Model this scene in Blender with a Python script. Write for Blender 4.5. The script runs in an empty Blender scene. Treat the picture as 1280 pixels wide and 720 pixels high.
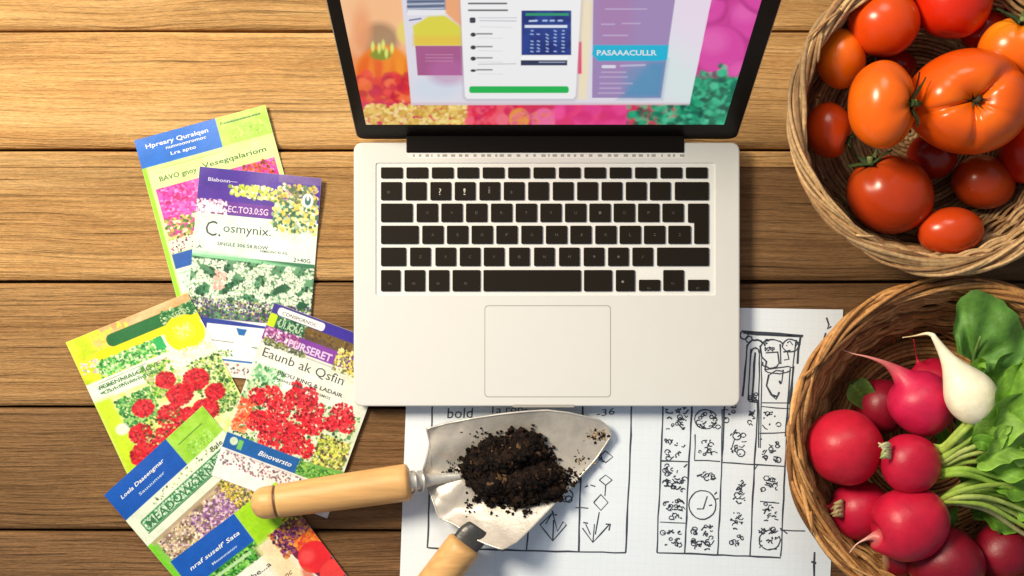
import bpy, math, random
import numpy as np
from mathutils import Vector, Matrix

random.seed(7); RNG = np.random.default_rng(11)
S = 0.66e-3            # metres per photo pixel on the table plane
CAMZ = 1.0
PI = math.pi
scene = bpy.context.scene
COL = bpy.data.collections.new('scene'); scene.collection.children.link(COL)

def P(px, py, z=0.0):
    k = S * (CAMZ - z) / CAMZ
    return Vector(((px - 640) * k, (360 - py) * k, z))

def lin(c):
    return tuple(((v/255)/12.92 if v/255 <= .04045 else ((v/255+.055)/1.055)**2.4) for v in c)

# ------------------------------------------------------------------ materials
def newmat(name):
    m = bpy.data.materials.new(name); m.use_nodes = True
    nt = m.node_tree; b = nt.nodes['Principled BSDF']
    return m, nt, b
def N(nt, t, **kw):
    n = nt.nodes.new(t)
    for k, v in kw.items():
        if k in n.inputs: n.inputs[k].default_value = v
        else: setattr(n, k, v)
    return n
def mat_attr(name, rough=.5, spec=.5, bump=0, bscale=300, mottle=0, mscale=60, coat=0, sss=0, metal=0, trans=0, emis=0, stretch=(1,1,1), roughvar=0):
    """colour from the mesh's own pigment attribute"""
    m, nt, b = newmat(name)
    a = N(nt, 'ShaderNodeAttribute', attribute_name='Col')
    col = a.outputs['Color']
    tc = N(nt, 'ShaderNodeTexCoord'); mp = N(nt, 'ShaderNodeMapping'); mp.inputs['Scale'].default_value = stretch
    nt.links.new(tc.outputs['Object'], mp.inputs['Vector'])
    if mottle:
        n = N(nt, 'ShaderNodeTexNoise', Scale=mscale, Detail=5.0, Roughness=.6)
        nt.links.new(mp.outputs[0], n.inputs['Vector'])
        r = N(nt, 'ShaderNodeMapRange'); r.inputs['From Min'].default_value = .3; r.inputs['From Max'].default_value = .7
        r.inputs['To Min'].default_value = 1-mottle; r.inputs['To Max'].default_value = 1+mottle
        nt.links.new(n.outputs['Fac'], r.inputs['Value'])
        mx = N(nt, 'ShaderNodeVectorMath', operation='SCALE')
        nt.links.new(col, mx.inputs[0]); nt.links.new(r.outputs[0], mx.inputs['Scale'])
        col = mx.outputs[0]
    nt.links.new(col, b.inputs['Base Color'])
    b.inputs['Roughness'].default_value = rough
    b.inputs['Specular IOR Level'].default_value = spec
    b.inputs['Metallic'].default_value = metal
    if coat: b.inputs['Coat Weight'].default_value = coat; b.inputs['Coat Roughness'].default_value = .12
    if sss:
        b.inputs['Subsurface Weight'].default_value = sss; b.inputs['Subsurface Radius'].default_value = (1,.35,.15)
        b.inputs['Subsurface Scale'].default_value = .004
    if roughvar:
        n = N(nt, 'ShaderNodeTexNoise', Scale=mscale*.5, Detail=4.0)
        nt.links.new(mp.outputs[0], n.inputs['Vector'])
        r = N(nt, 'ShaderNodeMapRange'); r.inputs['To Min'].default_value = rough-roughvar; r.inputs['To Max'].default_value = rough+roughvar
        nt.links.new(n.outputs['Fac'], r.inputs['Value']); nt.links.new(r.outputs[0], b.inputs['Roughness'])
    if bump:
        n = N(nt, 'ShaderNodeTexNoise', Scale=bscale, Detail=4.0, Roughness=.6)
        nt.links.new(mp.outputs[0], n.inputs['Vector'])
        bp = N(nt, 'ShaderNodeBump', Strength=bump, Distance=.001)
        nt.links.new(n.outputs['Fac'], bp.inputs['Height']); nt.links.new(bp.outputs[0], b.inputs['Normal'])
    if trans:
        t = N(nt, 'ShaderNodeBsdfTranslucent'); nt.links.new(col, t.inputs['Color'])
        ms = N(nt, 'ShaderNodeMixShader', ); ms.inputs[0].default_value = trans
        nt.links.new(b.outputs[0], ms.inputs[1]); nt.links.new(t.outputs[0], ms.inputs[2])
        nt.links.new(ms.outputs[0], nt.nodes['Material Output'].inputs['Surface'])
    if emis:
        nt.links.new(col, b.inputs['Emission Color']); b.inputs['Emission Strength'].default_value = emis
        b.inputs['Base Color'].default_value = (.01,.01,.01,1)
        for l in list(nt.links):
            if l.to_socket == b.inputs['Base Color']: nt.links.remove(l)
    return m
def mat_flat(name, c, rough=.5, metal=0, spec=.5, bump=0, bscale=400, coat=0, mottle=0.05):
    m, nt, b = newmat(name)
    tc = N(nt, 'ShaderNodeTexCoord')
    n = N(nt, 'ShaderNodeTexNoise', Scale=70.0, Detail=5.0); nt.links.new(tc.outputs['Object'], n.inputs['Vector'])
    r = N(nt, 'ShaderNodeMix', data_type='RGBA')
    r.inputs[6].default_value = tuple(v*(1-mottle) for v in c[:3]) + (1,); r.inputs[7].default_value = tuple(min(1,v*(1+mottle)) for v in c[:3]) + (1,)
    nt.links.new(n.outputs['Fac'], r.inputs[0]); nt.links.new(r.outputs[2], b.inputs['Base Color'])
    b.inputs['Roughness'].default_value = rough; b.inputs['Metallic'].default_value = metal
    b.inputs['Specular IOR Level'].default_value = spec
    if coat: b.inputs['Coat Weight'].default_value = coat
    if bump:
        n2 = N(nt, 'ShaderNodeTexNoise', Scale=float(bscale), Detail=3.0); nt.links.new(tc.outputs['Object'], n2.inputs['Vector'])
        bp = N(nt, 'ShaderNodeBump', Strength=bump, Distance=.0005)
        nt.links.new(n2.outputs['Fac'], bp.inputs['Height']); nt.links.new(bp.outputs[0], b.inputs['Normal'])
    return m

def mat_wood_table():
    m, nt, b = newmat('weathered_wood')
    L = nt.links.new
    tc = N(nt, 'ShaderNodeTexCoord'); at = N(nt, 'ShaderNodeAttribute', attribute_name='Col')
    sep = N(nt, 'ShaderNodeSeparateColor'); L(at.outputs['Color'], sep.inputs[0])   # r: tone, g: seed
    off = N(nt, 'ShaderNodeVectorMath', operation='SCALE'); off.inputs[0].default_value = (3.1, 1.7, 9.3); L(sep.outputs[1], off.inputs['Scale'])
    add = N(nt, 'ShaderNodeVectorMath', operation='ADD'); L(tc.outputs['Object'], add.inputs[0]); L(off.outputs[0], add.inputs[1])
    # slow warp so that the grain wanders
    wn = N(nt, 'ShaderNodeTexNoise', Scale=5.0, Detail=2.0); L(add.outputs[0], wn.inputs['Vector'])
    ws = N(nt, 'ShaderNodeVectorMath', operation='SCALE', ); ws.inputs['Scale'].default_value = .014
    wsub = N(nt, 'ShaderNodeVectorMath', operation='SUBTRACT'); wsub.inputs[1].default_value = (.5,.5,.5)
    L(wn.outputs['Color'], wsub.inputs[0]); L(wsub.outputs[0], ws.inputs[0])
    ad2 = N(nt, 'ShaderNodeVectorMath', operation='ADD'); L(add.outputs[0], ad2.inputs[0]); L(ws.outputs[0], ad2.inputs[1])
    def noise(sc, scale, det=6, rough=.6, dist=0):
        mp = N(nt, 'ShaderNodeMapping'); mp.inputs['Scale'].default_value = sc; L(ad2.outputs[0], mp.inputs['Vector'])
        n = N(nt, 'ShaderNodeTexNoise', Scale=scale, Detail=float(det), Roughness=rough, Distortion=float(dist)); L(mp.outputs[0], n.inputs['Vector'])
        return n.outputs['Fac']
    broad = noise((2.0, 26, 8), 1.6, 3, .5)
    ridge = noise((4.5, 125, 40), 2.4, 6, .62, .15)
    fine = noise((50, 300, 100), 2.8, 6, .75)
    crack = noise((4.2, 190, 40), 1.5, 4, .5, .3)
    # two tones of wood, honey and walnut, chosen by the board
    def ramp(fac, stops):
        r = N(nt, 'ShaderNodeValToRGB'); L(fac, r.inputs[0])
        el = r.color_ramp.elements
        el[0].position, el[0].color = stops[0][0], stops[0][1] + (1,)
        el[1].position, el[1].color = stops[1][0], stops[1][1] + (1,)
        for p, c in stops[2:]:
            e = el.new(p); e.color = c + (1,)
        return r.outputs[0]
    mxf = N(nt, 'ShaderNodeMath', operation='MULTIPLY_ADD'); mxf.inputs[1].default_value = .55
    L(broad, mxf.inputs[0])
    m2 = N(nt, 'ShaderNodeMath', operation='MULTIPLY'); m2.inputs[1].default_value = .45; L(ridge, m2.inputs[0]); L(m2.outputs[0], mxf.inputs[2])
    honey = ramp(mxf.outputs[0], [(.32, (.40,.195,.062)), (.68, (.72,.45,.195)), (.5, (.60,.34,.125))])
    walnut = ramp(mxf.outputs[0], [(.32, (.055,.024,.010)), (.68, (.22,.105,.045)), (.5, (.13,.060,.025))])
    mx = N(nt, 'ShaderNodeMix', data_type='RGBA'); L(sep.outputs[0], mx.inputs[0]); L(walnut, mx.inputs[6]); L(honey, mx.inputs[7])
    # dark pores and cracks
    pr = N(nt, 'ShaderNodeMapRange'); pr.inputs['From Min'].default_value = .27; pr.inputs['From Max'].default_value = .42
    pr.inputs['To Min'].default_value = .5; pr.inputs['To Max'].default_value = 1; L(crack, pr.inputs['Value'])
    fr = N(nt, 'ShaderNodeMapRange'); fr.inputs['From Min'].default_value = .25; fr.inputs['From Max'].default_value = .75
    fr.inputs['To Min'].default_value = .66; fr.inputs['To Max'].default_value = 1.3; L(fine, fr.inputs['Value'])
    mm = N(nt, 'ShaderNodeMath', operation='MULTIPLY'); L(pr.outputs[0], mm.inputs[0]); L(fr.outputs[0], mm.inputs[1])
    sc = N(nt, 'ShaderNodeVectorMath', operation='SCALE'); L(mx.outputs[2], sc.inputs[0]); L(mm.outputs[0], sc.inputs['Scale'])
    # weather stains, a few centimetres to a hand across
    sn = N(nt, 'ShaderNodeTexNoise', Scale=7.0, Detail=5.0, Roughness=.6); smp = N(nt, 'ShaderNodeMapping'); smp.inputs['Scale'].default_value = (.5,1.6,1); L(add.outputs[0], smp.inputs['Vector']); L(smp.outputs[0], sn.inputs['Vector'])
    sr = N(nt, 'ShaderNodeMapRange'); sr.inputs['From Min'].default_value = .35; sr.inputs['From Max'].default_value = .65; sr.inputs['To Min'].default_value = .8; sr.inputs['To Max'].default_value = 1.1; L(sn.outputs['Fac'], sr.inputs['Value'])
    sc2 = N(nt, 'ShaderNodeVectorMath', operation='SCALE'); L(sc.outputs[0], sc2.inputs[0]); L(sr.outputs[0], sc2.inputs['Scale'])
    L(sc2.outputs[0], b.inputs['Base Color'])
    b.inputs['Roughness'].default_value = .62; b.inputs['Specular IOR Level'].default_value = .28
    h = N(nt, 'ShaderNodeMath', operation='MULTIPLY_ADD'); h.inputs[1].default_value = 1.6; L(ridge, h.inputs[0])
    h2 = N(nt, 'ShaderNodeMath', operation='MULTIPLY'); h2.inputs[1].default_value = .45; L(fine, h2.inputs[0]); L(h2.outputs[0], h.inputs[2])
    h3 = N(nt, 'ShaderNodeMath', operation='MULTIPLY_ADD'); h3.inputs[1].default_value = .8; L(pr.outputs[0], h3.inputs[0]); L(h.outputs[0], h3.inputs[2])
    bp = N(nt, 'ShaderNodeBump', Strength=1.0, Distance=.0024); L(h3.outputs[0], bp.inputs['Height']); L(bp.outputs[0], b.inputs['Normal'])
    return m

M = {}
M['wood'] = mat_wood_table()
M['packet'] = mat_attr('printed_packet_paper', rough=.42, spec=.4, bump=.25, bscale=45, roughvar=.1)
M['paper'] = mat_attr('plan_paper', rough=.75, spec=.2, bump=.22, bscale=45, mottle=.03, mscale=14)
def paper_grid(m):
    nt = m.node_tree; b = nt.nodes['Principled BSDF']; L = nt.links.new
    src = b.inputs['Base Color'].links[0].from_socket
    tc = N(nt, 'ShaderNodeTexCoord'); mp = N(nt, 'ShaderNodeMapping'); mp.inputs['Rotation'].default_value = (0,0,math.radians(2)); L(tc.outputs['Object'], mp.inputs['Vector'])
    br = N(nt, 'ShaderNodeTexBrick', offset=0.0); L(mp.outputs[0], br.inputs['Vector'])
    br.inputs['Scale'].default_value = 1; br.inputs['Brick Width'].default_value = .0062; br.inputs['Row Height'].default_value = .0062; br.inputs['Mortar Size'].default_value = .00022; br.inputs['Mortar Smooth'].default_value = .6
    mx = N(nt, 'ShaderNodeMix', data_type='RGBA', blend_type='MULTIPLY'); L(br.outputs['Fac'], mx.inputs[0]); L(src, mx.inputs[6]); mx.inputs[7].default_value = (.90,.94,.97,1)
    L(mx.outputs[2], b.inputs['Base Color'])
paper_grid(M['paper'])
M['ink'] = mat_flat('ink', (.035,.045,.07), .7)
M['alu'] = mat_flat('laptop_shell', (.645,.65,.645), .42, metal=0.0, spec=.55, bump=.06, bscale=2500, mottle=.015)
M['alu2'] = mat_flat('keyboard_deck', (.73,.735,.73), .45, spec=.5, mottle=.015)
M['groove'] = mat_flat('groove', (.32,.31,.29), .6)
M['edge'] = mat_flat('lid_metal', (.45,.45,.44), .35, metal=.8)
M['key'] = mat_flat('key_plastic', (.010,.007,.004), .55, spec=.15, bump=.1, bscale=3000)
M['legend'] = mat_flat('key_legend', (.5,.48,.42), .6)
M['legend_dim'] = mat_flat('key_legend_faint', (.09,.08,.065), .6)
M['black'] = mat_flat('black_bezel', (.006,.004,.003), .35, spec=.12)
M['rubber'] = mat_flat('rubber', (.03,.03,.03), .8)
M['screen'] = mat_attr('screen_image', rough=.25, spec=.2, emis=.92)
M['wicker'] = mat_attr('wicker_strand', rough=.55, spec=.35, bump=.5, bscale=900, mottle=.28, mscale=260)
M['handle'] = mat_attr('turned_beech', rough=.45, spec=.35, bump=.15, bscale=60, mottle=.16, mscale=34, stretch=(.6,6,6))
M['steel'] = mat_attr('worn_steel', rough=.36, spec=.5, metal=.45, mottle=.14, mscale=70, bump=.4, bscale=170, roughvar=.1)
M['soil'] = mat_attr('potting_soil', rough=.8, spec=.16, bump=.8, bscale=900, mottle=.4, mscale=500)
M['tomato'] = mat_attr('tomato_skin', rough=.25, spec=.42, mottle=.08, mscale=40, coat=.0, sss=.06, bump=.05, bscale=90)
M['calyx'] = mat_attr('green_calyx', rough=.6, spec=.3, mottle=.3, mscale=400, bump=.4, bscale=700)
M['radish'] = mat_attr('radish_skin', rough=.40, spec=.35, mottle=.14, mscale=75, sss=.05, bump=.3, bscale=190)
M['leaf'] = mat_attr('leaf', rough=.5, spec=.3, mottle=.22, mscale=130, bump=.5, bscale=230, trans=.2)

# ------------------------------------------------------------------ mesh builder
class MB:
    def __init__(s): s.v = []; s.f = []; s.m = []; s.c = []
    def add(s, verts, faces, col=(1,1,1), mi=0):
        o = len(s.v); s.v.extend([tuple(p) for p in verts])
        s.f.extend([tuple(i+o for i in f) for f in faces]); s.m.extend([mi]*len(faces))
        if isinstance(col, tuple) and not hasattr(col[0], '__len__'): s.c.extend([col]*len(verts))
        else: s.c.extend([tuple(c) for c in col])
    def build(s, name, mats, parent=None, smooth=False):
        me = bpy.data.meshes.new(name)
        me.from_pydata(s.v, [], s.f)
        a = me.color_attributes.new('Col', 'FLOAT_COLOR', 'POINT')
        arr = np.ones((len(s.v), 4), dtype=np.float32); arr[:, :3] = np.array(s.c, dtype=np.float32).reshape(-1, 3)
        a.data.foreach_set('color', arr.ravel())
        if not isinstance(mats, (list, tuple)): mats = [mats]
        for m in mats: me.materials.append(m)
        me.polygons.foreach_set('material_index', s.m)
        me.polygons.foreach_set('use_smooth', [smooth]*len(s.f))
        me.update()
        o = bpy.data.objects.new(name, me); COL.objects.link(o)
        if parent:
            o.parent = parent
            root = parent
            while root.parent: root = root.parent
            o.location = -root.location if parent == root else (0,0,0)
        return o

def thing(name, label, cat, loc, group=None):
    o = bpy.data.objects.new(name, None); COL.objects.link(o)
    o.location = loc; o.empty_display_size = .02
    o['label'] = label; o['category'] = cat
    if group: o['group'] = group
    return o
def tag(o, label, cat, group=None, kind=None):
    if label: o['label'] = label
    if cat: o['category'] = cat
    if group: o['group'] = group
    if kind: o['kind'] = kind
    return o

def catmull(pts, n):
    pts = [Vector(p) for p in pts]
    if len(pts) == 2: return [pts[0].lerp(pts[1], i/(n-1)) for i in range(n)]
    e = [pts[0]*2-pts[1]] + pts + [pts[-1]*2-pts[-2]]
    out = []
    for i in range(n):
        t = i/(n-1)*(len(pts)-1); k = min(int(t), len(pts)-2); u = t-k
        a, b, c, d = e[k:k+4]
        out.append(.5*((2*b)+(c-a)*u+(2*a-5*b+4*c-d)*u*u+(3*b-a-3*c+d)*u**3))
    return out
def sweep(mb, pts, radii, sides=8, col=(1,1,1), closed=False, caps=True, mi=0, squash=1.0):
    n = len(pts); pts = [Vector(p) for p in pts]
    T = []
    for i in range(n):
        if closed: t = pts[(i+1) % n]-pts[i-1]
        else: t = pts[min(i+1, n-1)]-pts[max(i-1, 0)]
        T.append(t.normalized() if t.length > 1e-12 else Vector((1,0,0)))
    u = T[0].orthogonal().normalized() if abs(T[0].z) > .9 else T[0].cross(Vector((0,0,1))).normalized()
    V = []; C = []
    for i in range(n):
        u = (u - T[i]*u.dot(T[i]))
        u = u.normalized() if u.length > 1e-9 else T[i].orthogonal().normalized()
        if closed: u = T[i].cross(Vector((0,0,1))).normalized()
        w = T[i].cross(u)
        r = radii[i] if hasattr(radii, '__len__') else radii
        for k in range(sides):
            a = 2*PI*k/sides
            V.append(pts[i] + (u*math.cos(a) + w*math.sin(a)*squash)*r)
        cc = col[i] if (hasattr(col[0], '__len__')) else col
        C.extend([cc]*sides)
    F = []
    for i in range(n if closed else n-1):
        j = (i+1) % n
        for k in range(sides):
            l = (k+1) % sides
            F.append((i*sides+k, i*sides+l, j*sides+l, j*sides+k))
    if caps and not closed:
        F.append(tuple(range(sides))[::-1]); F.append(tuple((n-1)*sides+k for k in range(sides)))
    mb.add(V, F, C, mi)

def round_poly(pts, r, seg=6):
    out = []; n = len(pts)
    rr = r if hasattr(r, '__len__') else [r]*n
    for i in range(n):
        p = Vector((pts[i][0], pts[i][1])); a = Vector(pts[i-1][:2]); b = Vector(pts[(i+1) % n][:2])
        d1 = (a-p).normalized(); d2 = (b-p).normalized(); R = rr[i]
        ang = d1.angle(d2)
        t = R/math.tan(ang/2) if R > 0 else 0
        p1 = p+d1*t; p2 = p+d2*t
        for k in range(seg+1):
            s = k/seg
            q = p1*(1-s)**2 + p*2*s*(1-s) + p2*s*s
            # bring the parabola towards the arc
            out.append((q.x*.985+p.x*.015*0+q.x*.015, q.y))
    return out
def inset(pts, d):
    n = len(pts); out = []
    A = sum(pts[i][0]*pts[(i+1)%n][1]-pts[(i+1)%n][0]*pts[i][1] for i in range(n))
    sg = 1 if A > 0 else -1
    for i in range(n):
        j = i; a = pts[i-1]; b = pts[(i+1) % n]
        tx, ty = b[0]-a[0], b[1]-a[1]; l = math.hypot(tx, ty) or 1
        out.append((pts[i][0]-sg*ty/l*d, pts[i][1]+sg*tx/l*d))
    return out
def prism(mb, outline, z0, z1, bev=0, T=None, mi=0, col=(1,1,1), bottom=True):
    n = len(outline); rings = [(outline, z0)]
    if bev:
        rings.append((outline, z1-bev)); rings.append((inset(outline, bev*.3), z1-bev*.3)); rings.append((inset(outline, bev), z1))
    else: rings.append((outline, z1))
    V = [Vector((x, y, z)) for o, z in rings for x, y in o]
    if T: V = [T(v) for v in V]
    F = []
    A = sum(outline[i][0]*outline[(i+1)%n][1]-outline[(i+1)%n][0]*outline[i][1] for i in range(n))
    for r in range(len(rings)-1):
        for i in range(n):
            j = (i+1) % n
            f = (r*n+i, r*n+j, (r+1)*n+j, (r+1)*n+i)
            F.append(f if A > 0 else f[::-1])
    top = tuple((len(rings)-1)*n+i for i in range(n)); bot = tuple(range(n))
    F.append(top if A > 0 else top[::-1])
    if bottom: F.append(bot[::-1] if A > 0 else bot)
    mb.add(V, F, col, mi)
def pxpoly(pts, z):  # outline given in photo pixels, laid at height z
    return [tuple(P(x, y, z)[:2]) for x, y in pts]
def rect_px(x0, y0, x1, y1, z, r, seg=6):
    return round_poly(pxpoly([(x0,y0),(x1,y0),(x1,y1),(x0,y1)], z), r, seg)

# ------------------------------------------------------------------ print raster (pigment per mesh vertex)
def vnoise(X, Y, sc, seed):
    r = np.random.default_rng(seed); L = r.random((64, 64))
    x = X/sc; y = Y/sc; xi = np.floor(x).astype(int); yi = np.floor(y).astype(int)
    fx = x-xi; fy = y-yi; fx = fx*fx*(3-2*fx); fy = fy*fy*(3-2*fy)
    g = lambda a, b: L[a % 64, b % 64]
    return (g(xi,yi)*(1-fx)+g(xi+1,yi)*fx)*(1-fy)+(g(xi,yi+1)*(1-fx)+g(xi+1,yi+1)*fx)*fy
class Cv:
    def __init__(s, X, Y, bg, aa=.5):
        s.X = X; s.Y = Y; s.aa = aa
        s.C = np.zeros(X.shape+(3,)); s.C[:] = lin(bg); s.clip = np.ones(X.shape)
    def put(s, mask, c, alpha=1):
        m = (mask*s.clip*alpha)[..., None]; s.C = s.C*(1-m) + np.array(lin(c))*m
    def sd_poly(s, pts):
        n = len(pts); A = sum(pts[i][0]*pts[(i+1)%n][1]-pts[(i+1)%n][0]*pts[i][1] for i in range(n))
        sg = 1 if A > 0 else -1; d = np.full(s.X.shape, 1e9)
        for i in range(n):
            ax, ay = pts[i]; bx, by = pts[(i+1) % n]; l = math.hypot(bx-ax, by-ay)
            d = np.minimum(d, sg*((bx-ax)*(s.Y-ay)-(by-ay)*(s.X-ax))/l)
        return d
    def mask_poly(s, pts, soft=None): return np.clip(s.sd_poly(pts)/(soft or s.aa)+.5, 0, 1)
    def poly(s, pts, c, alpha=1, soft=None): s.put(s.mask_poly(pts, soft), c, alpha)
    def rect(s, x0, y0, x1, y1, c, alpha=1, soft=None): s.poly([(x0,y0),(x1,y0),(x1,y1),(x0,y1)], c, alpha, soft)
    def rrect(s, x0, y0, x1, y1, r, c, alpha=1):
        cx, cy = (x0+x1)/2, (y0+y1)/2
        qx = np.abs(s.X-cx)-(x1-x0)/2+r; qy = np.abs(s.Y-cy)-(y1-y0)/2+r
        d = np.hypot(np.maximum(qx,0), np.maximum(qy,0))+np.minimum(np.maximum(qx,qy),0)-r
        s.put(np.clip(-d/s.aa+.5,0,1), c, alpha)
    def ell(s, cx, cy, rx, ry, c, alpha=1, soft=None):
        d = (1-np.hypot((s.X-cx)/rx, (s.Y-cy)/ry))*min(rx, ry)
        s.put(np.clip(d/(soft or s.aa)+.5,0,1), c, alpha)
    def dots(s, n, x0, y0, x1, y1, r0, r1, cols, seed=0, alpha=1, within=None, jit=14):
        """many small printed petals / florets"""
        r = random.Random(seed); H, W = s.X.shape
        if r1 > 2: n = int(n*2.3); r0 *= .62; r1 *= .66
        xa = s.X[0,:]; ya = s.Y[:,0]
        for _ in range(n):
            x = r.uniform(x0, x1); y = r.uniform(y0, y1)
            if within and not within(x, y): continue
            q = r.uniform(r0, r1); e = r.uniform(.6, 1)
            i0 = np.searchsorted(xa, x-q-1); i1 = np.searchsorted(xa, x+q+1)
            j0 = np.searchsorted(ya, y-q-1); j1 = np.searchsorted(ya, y+q+1)
            if i1 <= i0 or j1 <= j0: continue
            X = s.X[j0:j1, i0:i1]; Y = s.Y[j0:j1, i0:i1]
            a = r.uniform(0, PI); u = (X-x)*math.cos(a)+(Y-y)*math.sin(a); v = (-(X-x)*math.sin(a)+(Y-y)*math.cos(a))/e
            m = np.clip((q-np.hypot(u, v))/s.aa+.5, 0, 1)*alpha*s.clip[j0:j1, i0:i1]
            c = r.choice(cols); d = r.uniform(-jit, jit); c = tuple(min(255, max(0, k+d)) for k in c)
            s.C[j0:j1, i0:i1] = s.C[j0:j1, i0:i1]*(1-m[..., None]) + np.array(lin(c))*m[..., None]
    def line(s, pts, w, c, alpha=1):
        d = np.full(s.X.shape, 1e9)
        for (ax, ay), (bx, by) in zip(pts[:-1], pts[1:]):
            dx, dy = bx-ax, by-ay; t = np.clip(((s.X-ax)*dx+(s.Y-ay)*dy)/max(dx*dx+dy*dy, 1e-9), 0, 1)
            d = np.minimum(d, np.hypot(s.X-ax-t*dx, s.Y-ay-t*dy))
        s.put(np.clip((w/2-d)/s.aa+.5, 0, 1), c, alpha)
    def cloud(s, sc, seed, c1, c2, mask=None, alpha=1, thr=None):
        n = .6*vnoise(s.X, s.Y, sc, seed)+.4*vnoise(s.X, s.Y, sc*.4, seed+1)
        n = np.clip((n-.3)/.4, 0, 1) if thr is None else np.clip((n-thr)*8+.5, 0, 1)
        col = np.array(lin(c1))*(1-n[..., None])+np.array(lin(c2))*n[..., None]
        m = ((mask if mask is not None else 1)*s.clip*alpha)
        if not hasattr(m, 'shape'): m = np.full(s.X.shape, m)
        s.C = s.C*(1-m[..., None])+col*m[..., None]

def text_mesh(body, bold=0.0, shear=0.0):
    cu = bpy.data.curves.new('t', 'FONT'); cu.body = body; cu.size = 1; cu.resolution_u = 2; cu.offset = bold; cu.shear = shear
    ob = bpy.data.objects.new('t', cu); COL.objects.link(ob)
    bpy.context.view_layer.update()
    dg = bpy.context.evaluated_depsgraph_get(); me = bpy.data.meshes.new_from_object(ob.evaluated_get(dg))
    V = [tuple(v.co) for v in me.vertices]; F = [tuple(p.vertices) for p in me.polygons]
    bpy.data.objects.remove(ob); bpy.data.curves.remove(cu); bpy.data.meshes.remove(me)
    return V, F
def put_text(mb, surf, body, x, y, w, h, rot=0, col=(20,20,30), bold=.012, shear=0.0, mi=0):
    """body fitted in a box whose lower left corner is (x, y) (y down), turned by rot degrees; surf maps print coordinates to space"""
    w *= .96; h *= .92
    V, F = text_mesh(body, bold, shear)
    if not V: return
    xs = [v[0] for v in V]; ys = [v[1] for v in V]
    x0, x1, y0, y1 = min(xs), max(xs), min(ys), max(ys); a = math.radians(rot)
    out = []
    for vx, vy, _ in V:
        u = (vx-x0)/(x1-x0)*w; t = (vy-y0)/(y1-y0)*h
        out.append(surf(x+u*math.cos(a)+t*math.sin(a)*1 if False else x+u*math.cos(a)-t*math.sin(a), y-(u*math.sin(a)+t*math.cos(a))))
    mb.add(out, F, tuple(v*.8+.03 for v in lin(col)), mi)

# ------------------------------------------------------------------ table
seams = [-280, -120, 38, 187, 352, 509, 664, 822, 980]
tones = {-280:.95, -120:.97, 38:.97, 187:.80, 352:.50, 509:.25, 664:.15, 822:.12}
def build_table():
    tb = thing('wooden_table', 'weathered wooden table top of wide horizontal boards with dark seams', 'table', (0,0,-.02))
    mb = MB()
    x0, x1 = -400, 1700; nx = 90
    for bi in range(len(seams)-1):
        ya, yb = seams[bi], seams[bi+1]; tone = tones[ya]; g = random.random()
        gap = 1.9
        # profile across the board (py, z)
        prof = [(ya+gap, -.016), (ya+gap, -.0035), (ya+gap+.8, -.0014), (ya+gap+3, -.0003), (ya+gap+6, 0)]
        if ya == 187: prof += [(208.6, 0), (209.4, -.0011), (210.6, -.0011), (211.6, 0)]
        if ya == 38: prof += [(67, 0), (67.6, -.0004), (68.4, 0)]
        prof += [((ya+yb)/2, 0)]
        if ya == 664: prof += [(671, 0)] if False else []
        prof += [(yb-gap-11, 0), (yb-gap-7, -.0004), (yb-gap-4, -.0011), (yb-gap-1.5, -.0024), (yb-gap, -.0035), (yb-gap, -.016)]
        V = []; C = []; F = []
        for i in range(nx+1):
            x = x0+(x1-x0)*i/nx
            wob = .9*math.sin(x*.006+bi*2)+.5*math.sin(x*.017+bi)
            tn = tone
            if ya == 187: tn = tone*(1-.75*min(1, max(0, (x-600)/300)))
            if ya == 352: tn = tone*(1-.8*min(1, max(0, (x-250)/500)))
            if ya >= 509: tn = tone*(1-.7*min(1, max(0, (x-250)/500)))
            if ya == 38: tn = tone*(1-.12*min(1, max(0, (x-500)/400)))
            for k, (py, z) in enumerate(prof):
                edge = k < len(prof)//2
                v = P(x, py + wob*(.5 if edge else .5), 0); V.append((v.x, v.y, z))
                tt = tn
                if ya == 187 and py <= 208.7: tt = min(1, tone*1.2)   # lip of this board coloured paler for light on its rounded edge
                C.append((max(0, min(1, tt)), g, 0))
        m = len(prof)
        for i in range(nx):
            for k in range(m-1): F.append((i*m+k, i*m+k+1, (i+1)*m+k+1, (i+1)*m+k))
        mb.add(V, F, C)
    a, b = P(x0, seams[0]), P(x1, seams[-1])
    mb.add([(a.x,a.y,-.0155),(b.x,a.y,-.0155),(b.x,b.y,-.0155),(a.x,b.y,-.0155),(a.x,a.y,-.02),(b.x,a.y,-.02),(b.x,b.y,-.02),(a.x,b.y,-.02)],
           [(0,3,2,1),(4,5,6,7),(0,1,5,4),(1,2,6,5),(2,3,7,6),(3,0,4,7)], (0,0,0))
    mb.build('table_top', M['wood'], tb)
build_table()

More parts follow.
